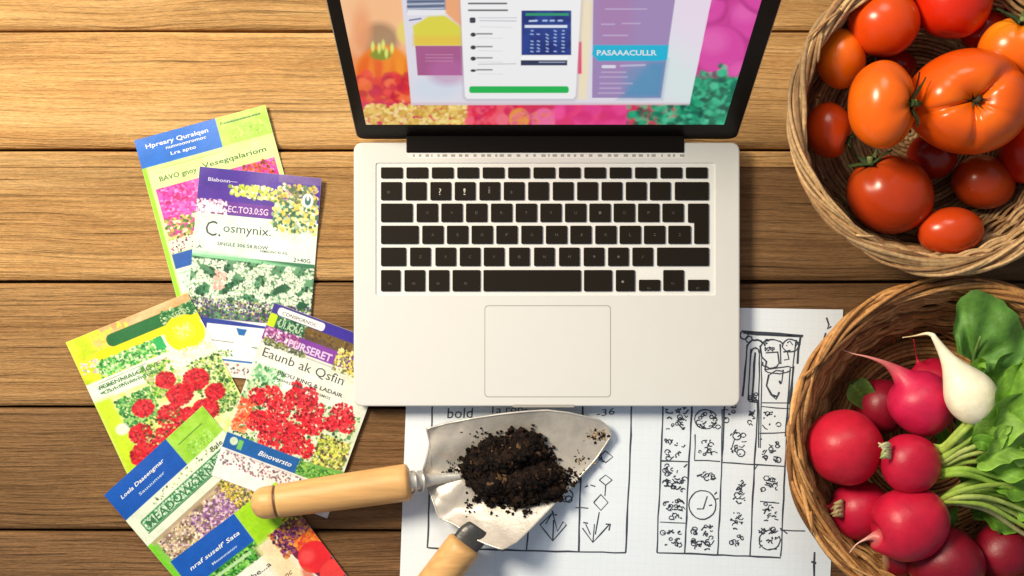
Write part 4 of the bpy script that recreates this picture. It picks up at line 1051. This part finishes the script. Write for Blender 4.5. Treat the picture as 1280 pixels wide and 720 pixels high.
straw = ((.50,.32,.15),(.36,.20,.085),(.22,.11,.045))
amber = ((.56,.30,.11),(.38,.18,.055),(.22,.09,.027))
BT = build_basket('wicker_basket', 'straw coloured wicker basket full of tomatoes in the upper corner', 1183,146,199,.088,.080, straw, 5, 32, 4, .62)
BR = build_basket('wicker_basket', 'amber wicker bowl basket holding radishes, beside the drawn plan', 1194,556,211,.068,.080, amber, 9, 46, 3, .75, 1.9)

# ------------------------------------------------------------------ stacking helper
def stack(items, basket, floor=.009, slack=.93):
    """items: dict(px,py,r (px)) from the bottom of the heap to the top; returns heights so that they rest on one another"""
    cx, cy, R, rad = basket; placed = []
    for it in items:
        z = it.get('z0', floor+it['r']*S*.9)
        while z < .2:
            p = P(it['px'],it['py'],z); r = it['r']*S*(1-z); ok = True
            for q, rq in placed:
                if (p-q).length < slack*(r+rq): ok = False; break
            # keep clear of the flaring wall
            for dz_ in (-.5, 0, .4):
                zz_ = z+r*dz_
                if .006 < zz_ < .06 and math.hypot(p.x-cx, p.y-cy)+r*math.sqrt(1-dz_*dz_)*.9 > rad(zz_)+.002: ok = False
            if ok: break
            z += .001
        it['z'] = z; it['rw'] = r; placed.append((p, r))
    return items
def over(items, a, b, dz):
    q = {i['key']: i for i in items}; q[a]['z'] = max(q[a]['z'], q[b]['z']+dz)

# ------------------------------------------------------------------ tomatoes
def tomato(label, px, py, rx, ry, rot, z, axis, col, col2=None, grooves=None, ribs=0, ribd=0, calyx=True, dimple=.2, seed=0, calsize=.4, cup=0, dry=False):
    rd = random.Random(seed); c = P(px,py,z); k = S*(1-z); RX, RY = rx*k, ry*k; RZ = (RX+RY)/2*.95
    t = thing('tomato', label, 'tomato', (c.x,c.y,max(0,c.z-RZ)), 'tomatoes heaped in the basket')
    ax = Vector(axis).normalized(); q = Vector((0,0,1)).rotation_difference(ax).to_matrix()
    a = math.radians(rot); ca, sa = math.cos(a), math.sin(a)
    def place(v):
        v = q @ v
        x, y = v.x*ca+v.y*sa, -v.x*sa+v.y*ca; x *= RX; y *= RY
        return Vector((x*ca-y*sa, x*sa+y*ca, v.z*RZ))+c
    nt_, npz = 44, 72
    ph = rd.uniform(0,6)
    def shape(th, fi):
        r = 1-dimple*math.exp(-(th/.34)**2)-.05*math.exp(-((PI-th)/.3)**2)
        if ribs: r -= ribd*(.5+.5*math.cos(ribs*fi+ph))**3*math.exp(-((th-.35)/.75)**2)
        if grooves:
            for g, dep, wd, reach in grooves:
                d = (fi-math.radians(g)-.18*math.sin(th*2.2)+PI)%(2*PI)-PI
                r -= dep*math.exp(-(abs(d)/wd)**1.3)*(math.exp(-(max(0,th-.15)/reach)**3))
        r += .012*math.sin(3*fi+ph)*math.sin(th)+.008*math.sin(5*th+ph)
        return r
    V = []; C = []; col2 = col2 or col
    for i in range(nt_+1):
        th = PI*i/nt_
        for j in range(npz):
            fi = 2*PI*j/npz; r = shape(th,fi)
            V.append(place(Vector((math.sin(th)*math.cos(fi), math.sin(th)*math.sin(fi), math.cos(th)))*r))
            m = math.exp(-(th/.9)**2)*(.8+.2*math.sin(3*fi+ph)); C.append(tuple(a_*(1-m)+b_*m for a_,b_ in zip(col,col2)))
    F = [(i*npz+j, (i+1)*npz+j, (i+1)*npz+(j+1)%npz, i*npz+(j+1)%npz) for i in range(nt_) for j in range(npz)]
    mb = MB(); mb.add(V,F,C); mb.build('fruit', M['tomato'], t, True)
    if calyx:
        mb = MB(); ns = 6; base = shape(0,0); gs = [(.045,.08,.022),(.08,.12,.035),(.035,.055,.02),(.2,.22,.08)]
        if dry: gs = [(.05,.035,.012),(.09,.07,.02),(.03,.02,.01),(.10,.10,.03)]
        for s in range(ns):
            fi = 2*PI*s/ns+rd.uniform(-.2,.2); L = calsize*rd.uniform(.75,1.15); n = 9; VV = []; cc = gs[s%3]
            curl = rd.uniform(.0,.28)+cup
            for i in range(n):
                u = i/(n-1); th = u*L*1.5; w = .125*calsize/.4*math.sin(min(1,.15+u)*PI*.95)**.7*(1-u*.55)
                for e in (-1,0,1):
                    rr = shape(min(th,PI),fi)+.025+curl*u*u*.9+(.03 if e == 0 else 0)
                    d = Vector((math.sin(th)*math.cos(fi)-e*w*math.sin(fi), math.sin(th)*math.sin(fi)+e*w*math.cos(fi), math.cos(th))).normalized()
                    VV.append(place(d*rr+Vector((0,0,curl*u*.3))))
            mb.add(VV, [(i*3+e, (i+1)*3+e, (i+1)*3+e+1, i*3+e+1) for i in range(n-1) for e in range(2)], cc)
            mb.add([v-(place(Vector((0,0,1)))-c).normalized()*.0006 for v in VV], [(i*3+e, i*3+e+1, (i+1)*3+e+1, (i+1)*3+e) for i in range(n-1) for e in range(2)], gs[0])
        cal = mb.build('calyx', M['calyx'], t, True)
        mb = MB(); st = [place(Vector((0,0,base-.02))), place(Vector((.02,.0,base+.10))), place(Vector((.06,.03,base+.2)))]
        sweep(mb, st, [.0028,.0022,.0026], 8, (.05,.035,.015) if dry else (.16,.20,.06)); mb.build('stem', M['calyx'], t, True)
    return t
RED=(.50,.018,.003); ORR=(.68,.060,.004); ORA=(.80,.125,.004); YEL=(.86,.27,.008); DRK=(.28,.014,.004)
toms = [
 dict(key='h1',px=1165,py=195,r=30,l='small dark tomato low in the heap, under the big ribbed one'),
 dict(key='h2',px=1118,py=84,r=26,l='dark tomato low in the heap, between the top red one and the orange ones'),
 dict(key='t11',px=1283,py=182,r=38,l='deep red tomato cut by the right edge, below the ribbed one'),
 dict(key='h3',px=1232,py=40,r=30,l='dark red tomato low in the heap behind the ribbed one'),
 dict(key='t4',px=1036,py=163,r=31,z0=.046,l='small red tomato against the left rim, above the long maroon shaded one'),
 dict(key='t3',px=1050,py=73,r=34,z0=.060,l='small egg shaped yellow orange tomato against the left rim'),
 dict(key='t9',px=1229,py=228,r=36,l='plain red brown tomato below the ribbed one, near the right rim'),
 dict(key='t10',px=1188,py=289,r=33,l='small oblong plum tomato nearest the lower rim'),
 dict(key='t8',px=1112,py=242,r=50,z0=.046,l='large smooth red tomato with a green calyx above it, lower left'),
 dict(key='t1',px=1105,py=28,r=44,z0=.062,l='orange red tomato at the top left, cut by the frame'),
 dict(key='t2',px=1192,py=2,r=47,z0=.060,l='bright red tomato at the top middle, cut by the frame'),
 dict(key='t7',px=1272,py=62,r=48,l='yellow orange tomato with a thick green stem in the top right corner'),
 dict(key='t6',px=1211,py=127,r=68,l='biggest tomato, orange and deeply creased round an open scar'),
 dict(key='t5',px=1103,py=131,r=48,l='plump orange tomato with its dark calyx turned to the right'),
]
stack(toms, BT, .010, .86)
for t_ in toms:
    if t_['key'] == 't5': t_['z'] = [q for q in toms if q['key'] == 't6'][0]['z']+.010
TZ = {t['key']: t for t in toms}
def tk(key, rx, ry, rot, axis, col, col2=None, **kw):
    t = TZ[key]; tomato(t['l'], t['px'], t['py'], rx, ry, rot, t['z'], axis, col, col2, seed=sum(map(ord, key)), **kw)
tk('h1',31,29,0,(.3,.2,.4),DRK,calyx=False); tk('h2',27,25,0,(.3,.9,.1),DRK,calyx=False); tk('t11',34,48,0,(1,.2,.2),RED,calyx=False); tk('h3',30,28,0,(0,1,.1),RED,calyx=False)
tk('t4',29,35,8,(.95,-.55,.5),(.56,.050,.005),ORR,calsize=.3); tk('t3',31,38,8,(-.5,.75,.25),ORA,YEL,calyx=False,dimple=.06)
tk('t9',39,34,-15,(-.1,-.8,-.5),(.46,.050,.007),calyx=False); tk('t10',41,30,4,(1,.1,.1),(.56,.052,.006),calyx=False,dimple=.03)
tk('t8',54,49,-25,(-.70,1.0,.42),(.46,.040,.006),(.42,.06,.008),calsize=.34,dimple=.12,ribs=5,ribd=.03); tk('t1',44,43,0,(.1,1,.1),ORR,(.74,.11,.005),calyx=False)
tk('t2',47,46,0,(.2,1,-.1),(.60,.020,.003),calyx=False); tk('t7',48,41,0,(-.08,1.05,.6),ORA,(.88,.30,.012),calsize=.42,ribs=6,ribd=.05,cup=.1)
tk('t5',42,55,0,(1.0,-.05,.80),ORA,(.74,.12,.006),calsize=.40,ribs=5,ribd=.05,cup=.1)
tk('t6',66,76,90,(-.17,-.13,1),(.74,.075,.003),(.80,.15,.005),grooves=[(38,.15,.13,1.25),(40,.10,.45,1.1),(186,.13,.10,1.1),(186,.06,.4,1.0),(262,.12,.09,.9),(262,.05,.35,.9),(128,.05,.3,.8),(322,.05,.12,.8)],calsize=.17,dimple=.42,dry=True)

# ------------------------------------------------------------------ radishes
def radish(name, label, px, py, r, z, d, tail, col, ratio=1.0, tailcol=None, crown=True, cat='radish', neck=.0, taper=None, group='radishes heaped in the basket', stems=0, seed=0, tip=.2, drop=None):
    """d: direction from crown to tail; tail: list of photo points and height offsets"""
    rd = random.Random(seed+px); c = P(px,py,z); R = r*S*(1-z)*1.04; d = Vector(d).normalized(); Lh = R*ratio
    t = thing(name, label, cat, (c.x,c.y,max(0,c.z-R)), group)
    pts = []; rad = []; n = 26
    for i in range(n):
        s = -1+2*i/(n-1)*.985+.008
        q = math.sqrt(max(0,1-abs(s)**2.25))*(1+.02*math.sin(3*s))
        if neck and s > 0: q = q*(1-neck*s)  # pulls the shoulder towards the tail
        pts.append(c+d*Lh*s); rad.append(max(R*q, R*.06))
    tl = [c+d*Lh*.93]+[P(a,b,z+dz) for a,b,dz in tail]
    if len(tail):
        # blend: body narrows into the tail
        start = .90 if not taper else taper
        keep = [(p,q) for p,q in zip(pts,rad) if (p-c).dot(d) < Lh*start]
        r0 = keep[-1][1]; pp = catmull([keep[-1][0]]+tl[1:], 26); pts = [k[0] for k in keep]; rad = [k[1] for k in keep]
        for i,p in enumerate(pp[1:]):
            u = (i+1)/25; pts.append(p); rad.append(max(.0005, r0*((1-u)**(5 if not taper else 3.2))*(1-tip)+ r0*tip*(1-u)*.5))
    if drop:   # teardrop body: a straight axis from the rounded end to the root tip, then the thread-like tail
        a_, b_, rp = drop; A_, B_ = P(a_[0],a_[1],z), P(b_[0],b_[1],z+.004); k_ = S*(1-z)
        pts = []; rad = []
        for i in range(34):
            s_ = (i/33)**1.25; j_ = max(j for j in range(len(rp)-1) if rp[j][0] <= s_+1e-9); u_ = (s_-rp[j_][0])/(rp[j_+1][0]-rp[j_][0])
            pts.append(A_.lerp(B_, s_)); rad.append(max(.0004, (rp[j_][1]*(1-u_)+rp[j_+1][1]*u_)*k_*.95))
        for it_ in range(2): rad = [rad[0]]+[(rad[i-1]+2*rad[i]+rad[i+1])/4 for i in range(1,33)]+[rad[33]]
        pp = catmull([B_]+[P(a,b,z+dz) for a,b,dz in tail], 26)
        for i,p in enumerate(pp[1:]): pts.append(p); rad.append(max(.0004, rad[33]*(1-(i+1)/25)**1.2))
    tc = tailcol or col; cols = []; m = len(pts); nb = m-25 if len(tail) else m
    for i in range(m):
        if i < nb: k = max(0, 1-i/3)*.55*(d.z > -.5)*(abs(d.z) < .8); cols.append(tuple(a*(1-k)+b*k for a,b in zip(col,(.55,.45,.25))))
        else: u = min(1,(i-nb)/14); cols.append(tuple(a*(1-u)+b*u for a,b in zip(col,tc)))
    mb = MB(); sweep(mb, pts, rad, 36, cols)
    # gentle lumps
    vv = []
    for v in mb.v:
        w = Vector(v)-c; f_ = 0 if drop else max(0, min(1, (R*1.25-w.length)/(R*.35))); k = 1+f_*(.018*math.sin(w.x*190+seed)+.018*math.sin(w.y*160+1+seed)+.012*math.sin(w.z*230))
        vv.append(tuple(c+w*k))
    mb.v = vv
    mb.build('root', M['radish'], t, True)
    if crown:
        mb = MB(); b0 = c-d*Lh*.96
        for k in range(7):
            o = d.orthogonal().normalized(); o.rotate(Matrix.Rotation(k*.9+seed,3,d)); e = rd.uniform(.25,.5)
            p = [b0+o*R*.05, b0+o*R*.2-d*R*.12, b0+o*R*(.3+e*.3)-d*R*e*.7]
            sweep(mb, catmull(p,6), [.0026,.0026,.0022,.002,.0016,.0008], 6, rd.choice([(.30,.38,.10),(.42,.46,.18),(.2,.3,.07)]))
        mb.build('stem_stubs', M['calyx'], t, True)
    return t, c
PINK=(.56,.012,.06); CRIM=(.44,.007,.035); DEEP=(.20,.004,.016); TAIL=(.70,.30,.25)  # DEEP is for radishes low in the heap, shade put into the colour
rads = [
 dict(key='r10',px=1103,py=508,r=32,l='shade-dark red radish wedged behind the tailed one and the large round one'),
 dict(key='r7',px=1076,py=638,r=36,l='shaded radish with withered crown, under the large round one'),
 dict(key='r9',px=1252,py=689,r=34,l='small dull red radish in the lower right corner'),
 dict(key='r8',px=1182,py=704,r=44,l='dark red radish cut by the bottom edge'),
 dict(key='r11',px=1124,py=700,r=20,l='barely visible radish deep beside the lower left wicker'),
 dict(key='r3',px=1166,py=482,r=32,l='radish with a short upright tail, behind the white one'),
 dict(key='r1',px=1056,py=559,r=45,l='large smooth round radish against the left side of the basket'),
 dict(key='r2',px=1152,py=505,r=38,l='pink red radish with a long curling tail over the rim'),
 dict(key='r4',px=1216,py=497,r=34,l=''),
 dict(key='r6',px=1137,py=654,r=43,l='crimson radish with a pale forked root tail, lowest of the bunched ones'),
 dict(key='r5',px=1137,py=579,r=35,l='small round radish with pale stubs, at the centre of the heap'),
]
stack(rads, BR, .008, .84)
for a_, b_, d_ in (('r6','r8',.012),('r6','r7',.018),('r1','r7',.016),('r5','r6',.002),('r2','r10',.02),('r4','r3',.012),('r4','r5',.016)): over(rads, a_, b_, d_)
RZ = {r['key']: r for r in rads}
def rk(key, d, tail, col, **kw):
    r = RZ[key]; return radish('radish', r['l'], r['px'], r['py'], r['r'], r['z'], d, tail, col, seed=sum(map(ord,key)), **kw)
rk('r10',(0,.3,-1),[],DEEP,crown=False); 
rk('r7',(-.85,.1,.15),[(1030,632,.004),(1018,622,.008)],CRIM,tailcol=(.5,.05,.06),crown=False)
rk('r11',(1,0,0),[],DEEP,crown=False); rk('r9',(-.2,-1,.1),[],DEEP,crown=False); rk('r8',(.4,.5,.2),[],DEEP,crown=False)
rk('r3',(-.55,.75,.15),[(1146,447,.003),(1142,424,.012)],CRIM,tailcol=(.45,.02,.04),crown=False)
rk('r1',(-.1,.2,-1),[],(.52,.012,.034),crown=False)
rk('r2',(-.50,.70,.12),[(1118,462,.003),(1104,453,.006),(1084,446,.006),(1066,442,.004),(1052,436,.002),(1042,424,0)],(.56,.014,.07),tailcol=TAIL,crown=False,ratio=1.05)
r = RZ['r4']
radish('white_radish', 'cream white radish shaped like a teardrop with a tapering root', 1216, 492, 33, r['z'], (-.5,.8,.06),
   [(1158,417,.003),(1142,420,0),(1128,422,-.002)], (.90,.84,.62), tailcol=(.70,.52,.28), crown=False, seed=4, cat='radish', group=None,
   drop=((1234,527),(1166,419),[(0,2),(.02,13),(.06,21),(.13,28.5),(.22,33),(.32,34),(.42,30.5),(.52,23),(.62,15.5),(.72,10),(.82,6.8),(.92,4.6),(1,3.2)]))
rk('r6',(-.92,-.42,.05),[(1091,671,.002),(1080,675,.002),(1070,681,.001),(1062,691,-.002)],CRIM if 0 else (.48,.009,.036),tailcol=(.72,.42,.34),crown=False,ratio=1.1)
rk('r5',(.1,-.15,.9),[],(.46,.008,.036),crown=False)
# pale stubs at the left of the central radish + withered crown: own pieces of those radishes are added as greens below

# ------------------------------------------------------------------ greens
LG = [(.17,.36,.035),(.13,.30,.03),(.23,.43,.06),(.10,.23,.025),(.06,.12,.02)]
def leaf(mb, spine, W, col, nrm=(0,0,1), curl=.25, ruff=.3, seed=0, n=26, m=13, lobes=5):
    rd = random.Random(seed); pts = catmull(spine, n); ph = rd.uniform(0,6); V = []; C = []
    for i,p in enumerate(pts):
        u = i/(n-1); t = (pts[min(i+1,n-1)]-pts[max(i-1,0)]).normalized(); side = t.cross(Vector(nrm)).normalized(); up = side.cross(t)
        w = W*(math.sin(min(1,u*1.05+.02)*PI)**.55)*(.55+.5*u)*(1+.10*math.sin(lobes*u*2*PI+ph)) if u < .985 else W*.05
        for j in range(m):
            s = 2*j/(m-1)-1
            vein = .06*abs(math.sin((u*7-abs(s)*1.6)*PI))
            h = W*(curl*s*s + ruff*(abs(s)**2)*math.sin(u*9+ph+(2 if s>0 else 0))*.8+.06*math.sin(u*6+s*3+ph)-vein*.5*(1-abs(s)))
            if j == m//2: h -= W*.03
            V.append(p+side*w*s+up*h)
            k = 1.5 if abs(s) < .1 else (1.35 if abs(s) > .9 else (1.0+.35*(1-vein/.06)**5)); C.append(tuple(v*k for v in col))  # rims coloured lighter, as folded edges catching the light
    mb.add(V, [(i*m+j, (i+1)*m+j, (i+1)*m+j+1, i*m+j+1) for i in range(n-1) for j in range(m-1)], C)
def PZ(l): return [P(a,b,c) for a,b,c in l]
def stalk(mb, l, r0, r1, col): 
    pts = catmull(PZ(l), 16); sweep(mb, pts, [r0+(r1-r0)*i/15 for i in range(16)], 7, col)
z5 = RZ['r5']['z']; z6 = RZ['r6']['z']
# large rounded leaf standing in the back
def build_greens():
    o = thing('radish_leaf', 'broad rounded dark green leaf standing at the back of the radish basket', 'leaf', P(1232,450,.03))
    mb = MB()
    # fan-shaped blade
    n, m = 34, 30; V = []; C = []; base = P(1214,452,.062)
    out = [(1196,440),(1192,420),(1193,400),(1197,380),(1206,367),(1218,363),(1232,365),(1246,371),(1258,380),(1268,390),(1276,402),(1281,416),(1283,430),(1280,446),(1272,460),(1262,472),(1250,480),(1238,478)]
    O = catmull([Vector((a,b,0)) for a,b in out], m)
    for i in range(n):
        s = i/(n-1)
        for j in range(m):
            a = j/(m-1); e = O[j]; x = 1216+(e.x-1216)*s; y = 452+(e.y-452)*s
            z = .060+.030*s*(1-.6*abs(a-.45))-.016*s*s+.0035*math.sin(a*26)*s+.0022*math.sin(s*12+a*9)*s
            V.append(P(x+1.2*math.sin(a*60)*s**4,y+1.2*math.cos(a*52)*s**4,z)); vein = abs(math.sin(a*PI*5)); k = 1+.8*math.exp(-(vein/.13)**2)*(1-.4*s); C.append(tuple(q*k for q in (.11,.27,.045)))
    mb.add(V, [(i*m+j,(i+1)*m+j,(i+1)*m+j+1,i*m+j+1) for i in range(n-1) for j in range(m-1)], C); mb.build('blade', M['leaf'], o, True)
    mb = MB(); stalk(mb, [(1225,500,.045),(1218,475,.055),(1216,452,.060),(1226,420,.076)], .0028, .0010, (.18,.32,.08)); mb.build('stalk', M['leaf'], o, True)
    # bunch of greens going out to the right
    g = thing('radish_greens', 'bright green stems and broad leaves spreading right from the small round radish', 'greens', P(1176,578,z5-.01))
    rd = random.Random(77); top = max(z5,z6)
    for k in range(9):
        mb = MB(); y0 = 556+k*4.5; ye = 470+k*17+rd.uniform(-5,5); zz = z5+rd.uniform(-.004,.006)
        stalk(mb, [(1166,y0+3,z5-.004),(1180,y0+2,zz),(1200,y0*.8+ye*.2-2,zz+.006+rd.uniform(0,.008)),(1224,(y0+ye)/2,zz+.010),(1262,ye+8,zz+.006),(1300,ye,zz)], .0030, .0018, rd.choice([(.42,.58,.10),(.52,.62,.17),(.32,.52,.07)]))
        mb.build('stem', M['leaf'], g, True)
    specs = [([(1198,564,.004),(1216,552,.014),(1240,532,.022),(1262,506,.024),(1276,484,.016)],.0135,0),([(1214,556,.008),(1238,540,.024),(1262,516,.032),(1290,492,.026)],.0175,2),([(1250,540,.014),(1258,516,.030),(1266,486,.034),(1276,452,.022)],.0160,0),
      ([(1222,578,.012),(1242,570,.026),(1262,560,.030),(1290,556,.022)],.0120,2),([(1208,556,.010),(1226,552,.022),(1240,560,.022),(1254,572,.014)],.0080,1),([(1240,592,.012),(1258,590,.020),(1280,582,.022),(1306,580,.014)],.0105,0),
      ([(1248,516,.018),(1256,496,.028),(1260,480,.028),(1264,462,.022)],.0060,2),([(1236,566,.020),(1246,552,.030),(1252,540,.034),(1262,532,.032)],.0065,2),
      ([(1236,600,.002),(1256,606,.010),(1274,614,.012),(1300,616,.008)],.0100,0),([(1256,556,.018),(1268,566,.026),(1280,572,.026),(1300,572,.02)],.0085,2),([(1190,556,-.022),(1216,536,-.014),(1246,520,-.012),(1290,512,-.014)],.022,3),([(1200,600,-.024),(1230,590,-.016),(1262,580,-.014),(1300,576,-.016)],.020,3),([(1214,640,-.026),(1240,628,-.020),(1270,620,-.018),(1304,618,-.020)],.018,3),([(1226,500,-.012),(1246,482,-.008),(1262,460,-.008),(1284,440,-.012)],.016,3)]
    for i,(l,W,c) in enumerate(specs):
        mb = MB(); leaf(mb, PZ([(a,b,z5+dz) for a,b,dz in l]), W, LG[c], curl=.3, ruff=.28, seed=i+3, lobes=3); mb.build('leaf', M['leaf'], g, True)
    g2 = thing('radish_greens', 'thin green stems fanning down to the right from the crimson radish', 'greens', P(1180,622,z6-.01))
    for k in range(9):
        mb = MB(); ye = 588+k*9; zz = z6+rd.uniform(-.004,.010)
        stalk(mb, [(1174,628,z6-.003),(1184,618+k*1.2,zz),(1206,(606+k*3),zz+.008+rd.uniform(0,.006)),(1236,(604+ye)/2+k*.8,zz+.008),(1268,ye,zz+.002),(1304,ye+6+k*2,zz-.004)], .0026, .0016, rd.choice([(.38,.54,.09),(.48,.60,.15),(.52,.52,.22),(.28,.46,.06)]))
        mb.build('stem', M['leaf'], g2, True)
    for i,(l,W,c) in enumerate([([(1230,640,-.01),(1244,650,-.004),(1258,656,-.004),(1270,662,-.008)],.010,1),([(1262,630,-.004),(1280,636,.004),(1300,640,.002)],.012,0)]):
        mb = MB(); leaf(mb, PZ([(a,b,z6+dz) for a,b,dz in l]), W, LG[c], seed=30+i); mb.build('leaf', M['leaf'], g2, True)
    # shaded loose leaves
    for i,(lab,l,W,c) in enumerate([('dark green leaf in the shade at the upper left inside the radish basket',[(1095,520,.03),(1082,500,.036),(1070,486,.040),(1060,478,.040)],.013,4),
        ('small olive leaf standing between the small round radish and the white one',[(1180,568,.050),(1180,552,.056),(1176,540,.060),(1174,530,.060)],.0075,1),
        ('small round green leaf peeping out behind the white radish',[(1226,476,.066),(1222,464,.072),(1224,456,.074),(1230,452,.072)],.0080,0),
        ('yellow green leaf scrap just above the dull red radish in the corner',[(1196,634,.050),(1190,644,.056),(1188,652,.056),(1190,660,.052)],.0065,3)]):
        mb = MB(); leaf(mb, PZ(l), W, LG[c], seed=50+i, lobes=1, ruff=.15); ob = mb.build('radish_leaf', M['leaf'], None, True)
        p = P(l[0][0],l[0][1],l[0][2]); ob.data.transform(Matrix.Translation(-p)); ob.location = p; tag(ob, lab, 'leaf')
    # withered stubs
    for name, x, y, z, dx, cols, lab in (('stem_stubs',1107,564,z5+.016,-1,[(.45,.50,.20),(.60,.58,.34),(.35,.42,.14)],'pale cut stem ends on the left of the small round radish'),('stem_stubs',1048,636,RZ['r7']['z']+.018,-1,[(.40,.30,.14),(.5,.4,.2)],'withered tan stem ends on the shaded radish')):
        mb = MB(); rd2 = random.Random(x)
        for k in range(9):
            y0 = y-9+k*2.2+rd2.uniform(-2,2); e = rd2.uniform(3,13)
            sweep(mb, catmull([P(x+5,y0,z-.002),P(x-1,y0+rd2.uniform(-3,3),z+.003),P(x-e*.8,y0+rd2.uniform(-7,7),z+rd2.uniform(-.002,.004))],6), [.0017,.0019,.0017,.0015,.0011,.0005], 6, rd2.choice(cols))
        ob = mb.build(name, M['leaf'], None, True); par = [q for q in bpy.data.objects if q.get('label') == (RZ['r5']['l'] if x > 1100 else RZ['r7']['l'])][0]
        ob.parent = par; ob.location = -par.location; ob['label'] = lab
build_greens()

# ------------------------------------------------------------------ light, world, camera
w = bpy.data.worlds.new('World'); scene.world = w; w.use_nodes = True
nt = w.node_tree; bg = nt.nodes['Background']; bg.inputs[0].default_value = (.80,.88,1.0,1); bg.inputs[1].default_value = .30
def area(name, loc, target, size, power, color):
    l = bpy.data.lights.new(name,'AREA'); l.shape = 'DISK'; l.size = size; l.energy = power; l.color = color
    o = bpy.data.objects.new(name,l); COL.objects.link(o); o.location = loc; o.rotation_euler = (Vector(target)-Vector(loc)).to_track_quat('-Z','Y').to_euler(); return o
area('key_lamp', (-.84,.58,1.06), (-.08,0,0), .44, 33, (1.0,.87,.66))
area('broad_lamp', (-.1,1.5,1.5), (0,0,0), .9, 13, (1.0,.93,.82))  # broad warm area lamp past the far edge; no window is modelled
cam = bpy.data.cameras.new('camera'); co = bpy.data.objects.new('camera',cam); COL.objects.link(co)
co.location = (0,0,CAMZ); co.rotation_euler = (0,0,0); cam.sensor_width = 36; cam.lens = 36/(1280*S); cam.clip_start = .01; cam.clip_end = 50
scene.camera = co
scene.view_settings.view_transform = 'Standard'; scene.view_settings.look = 'None'; scene.view_settings.exposure = 0; scene.view_settings.gamma = 1
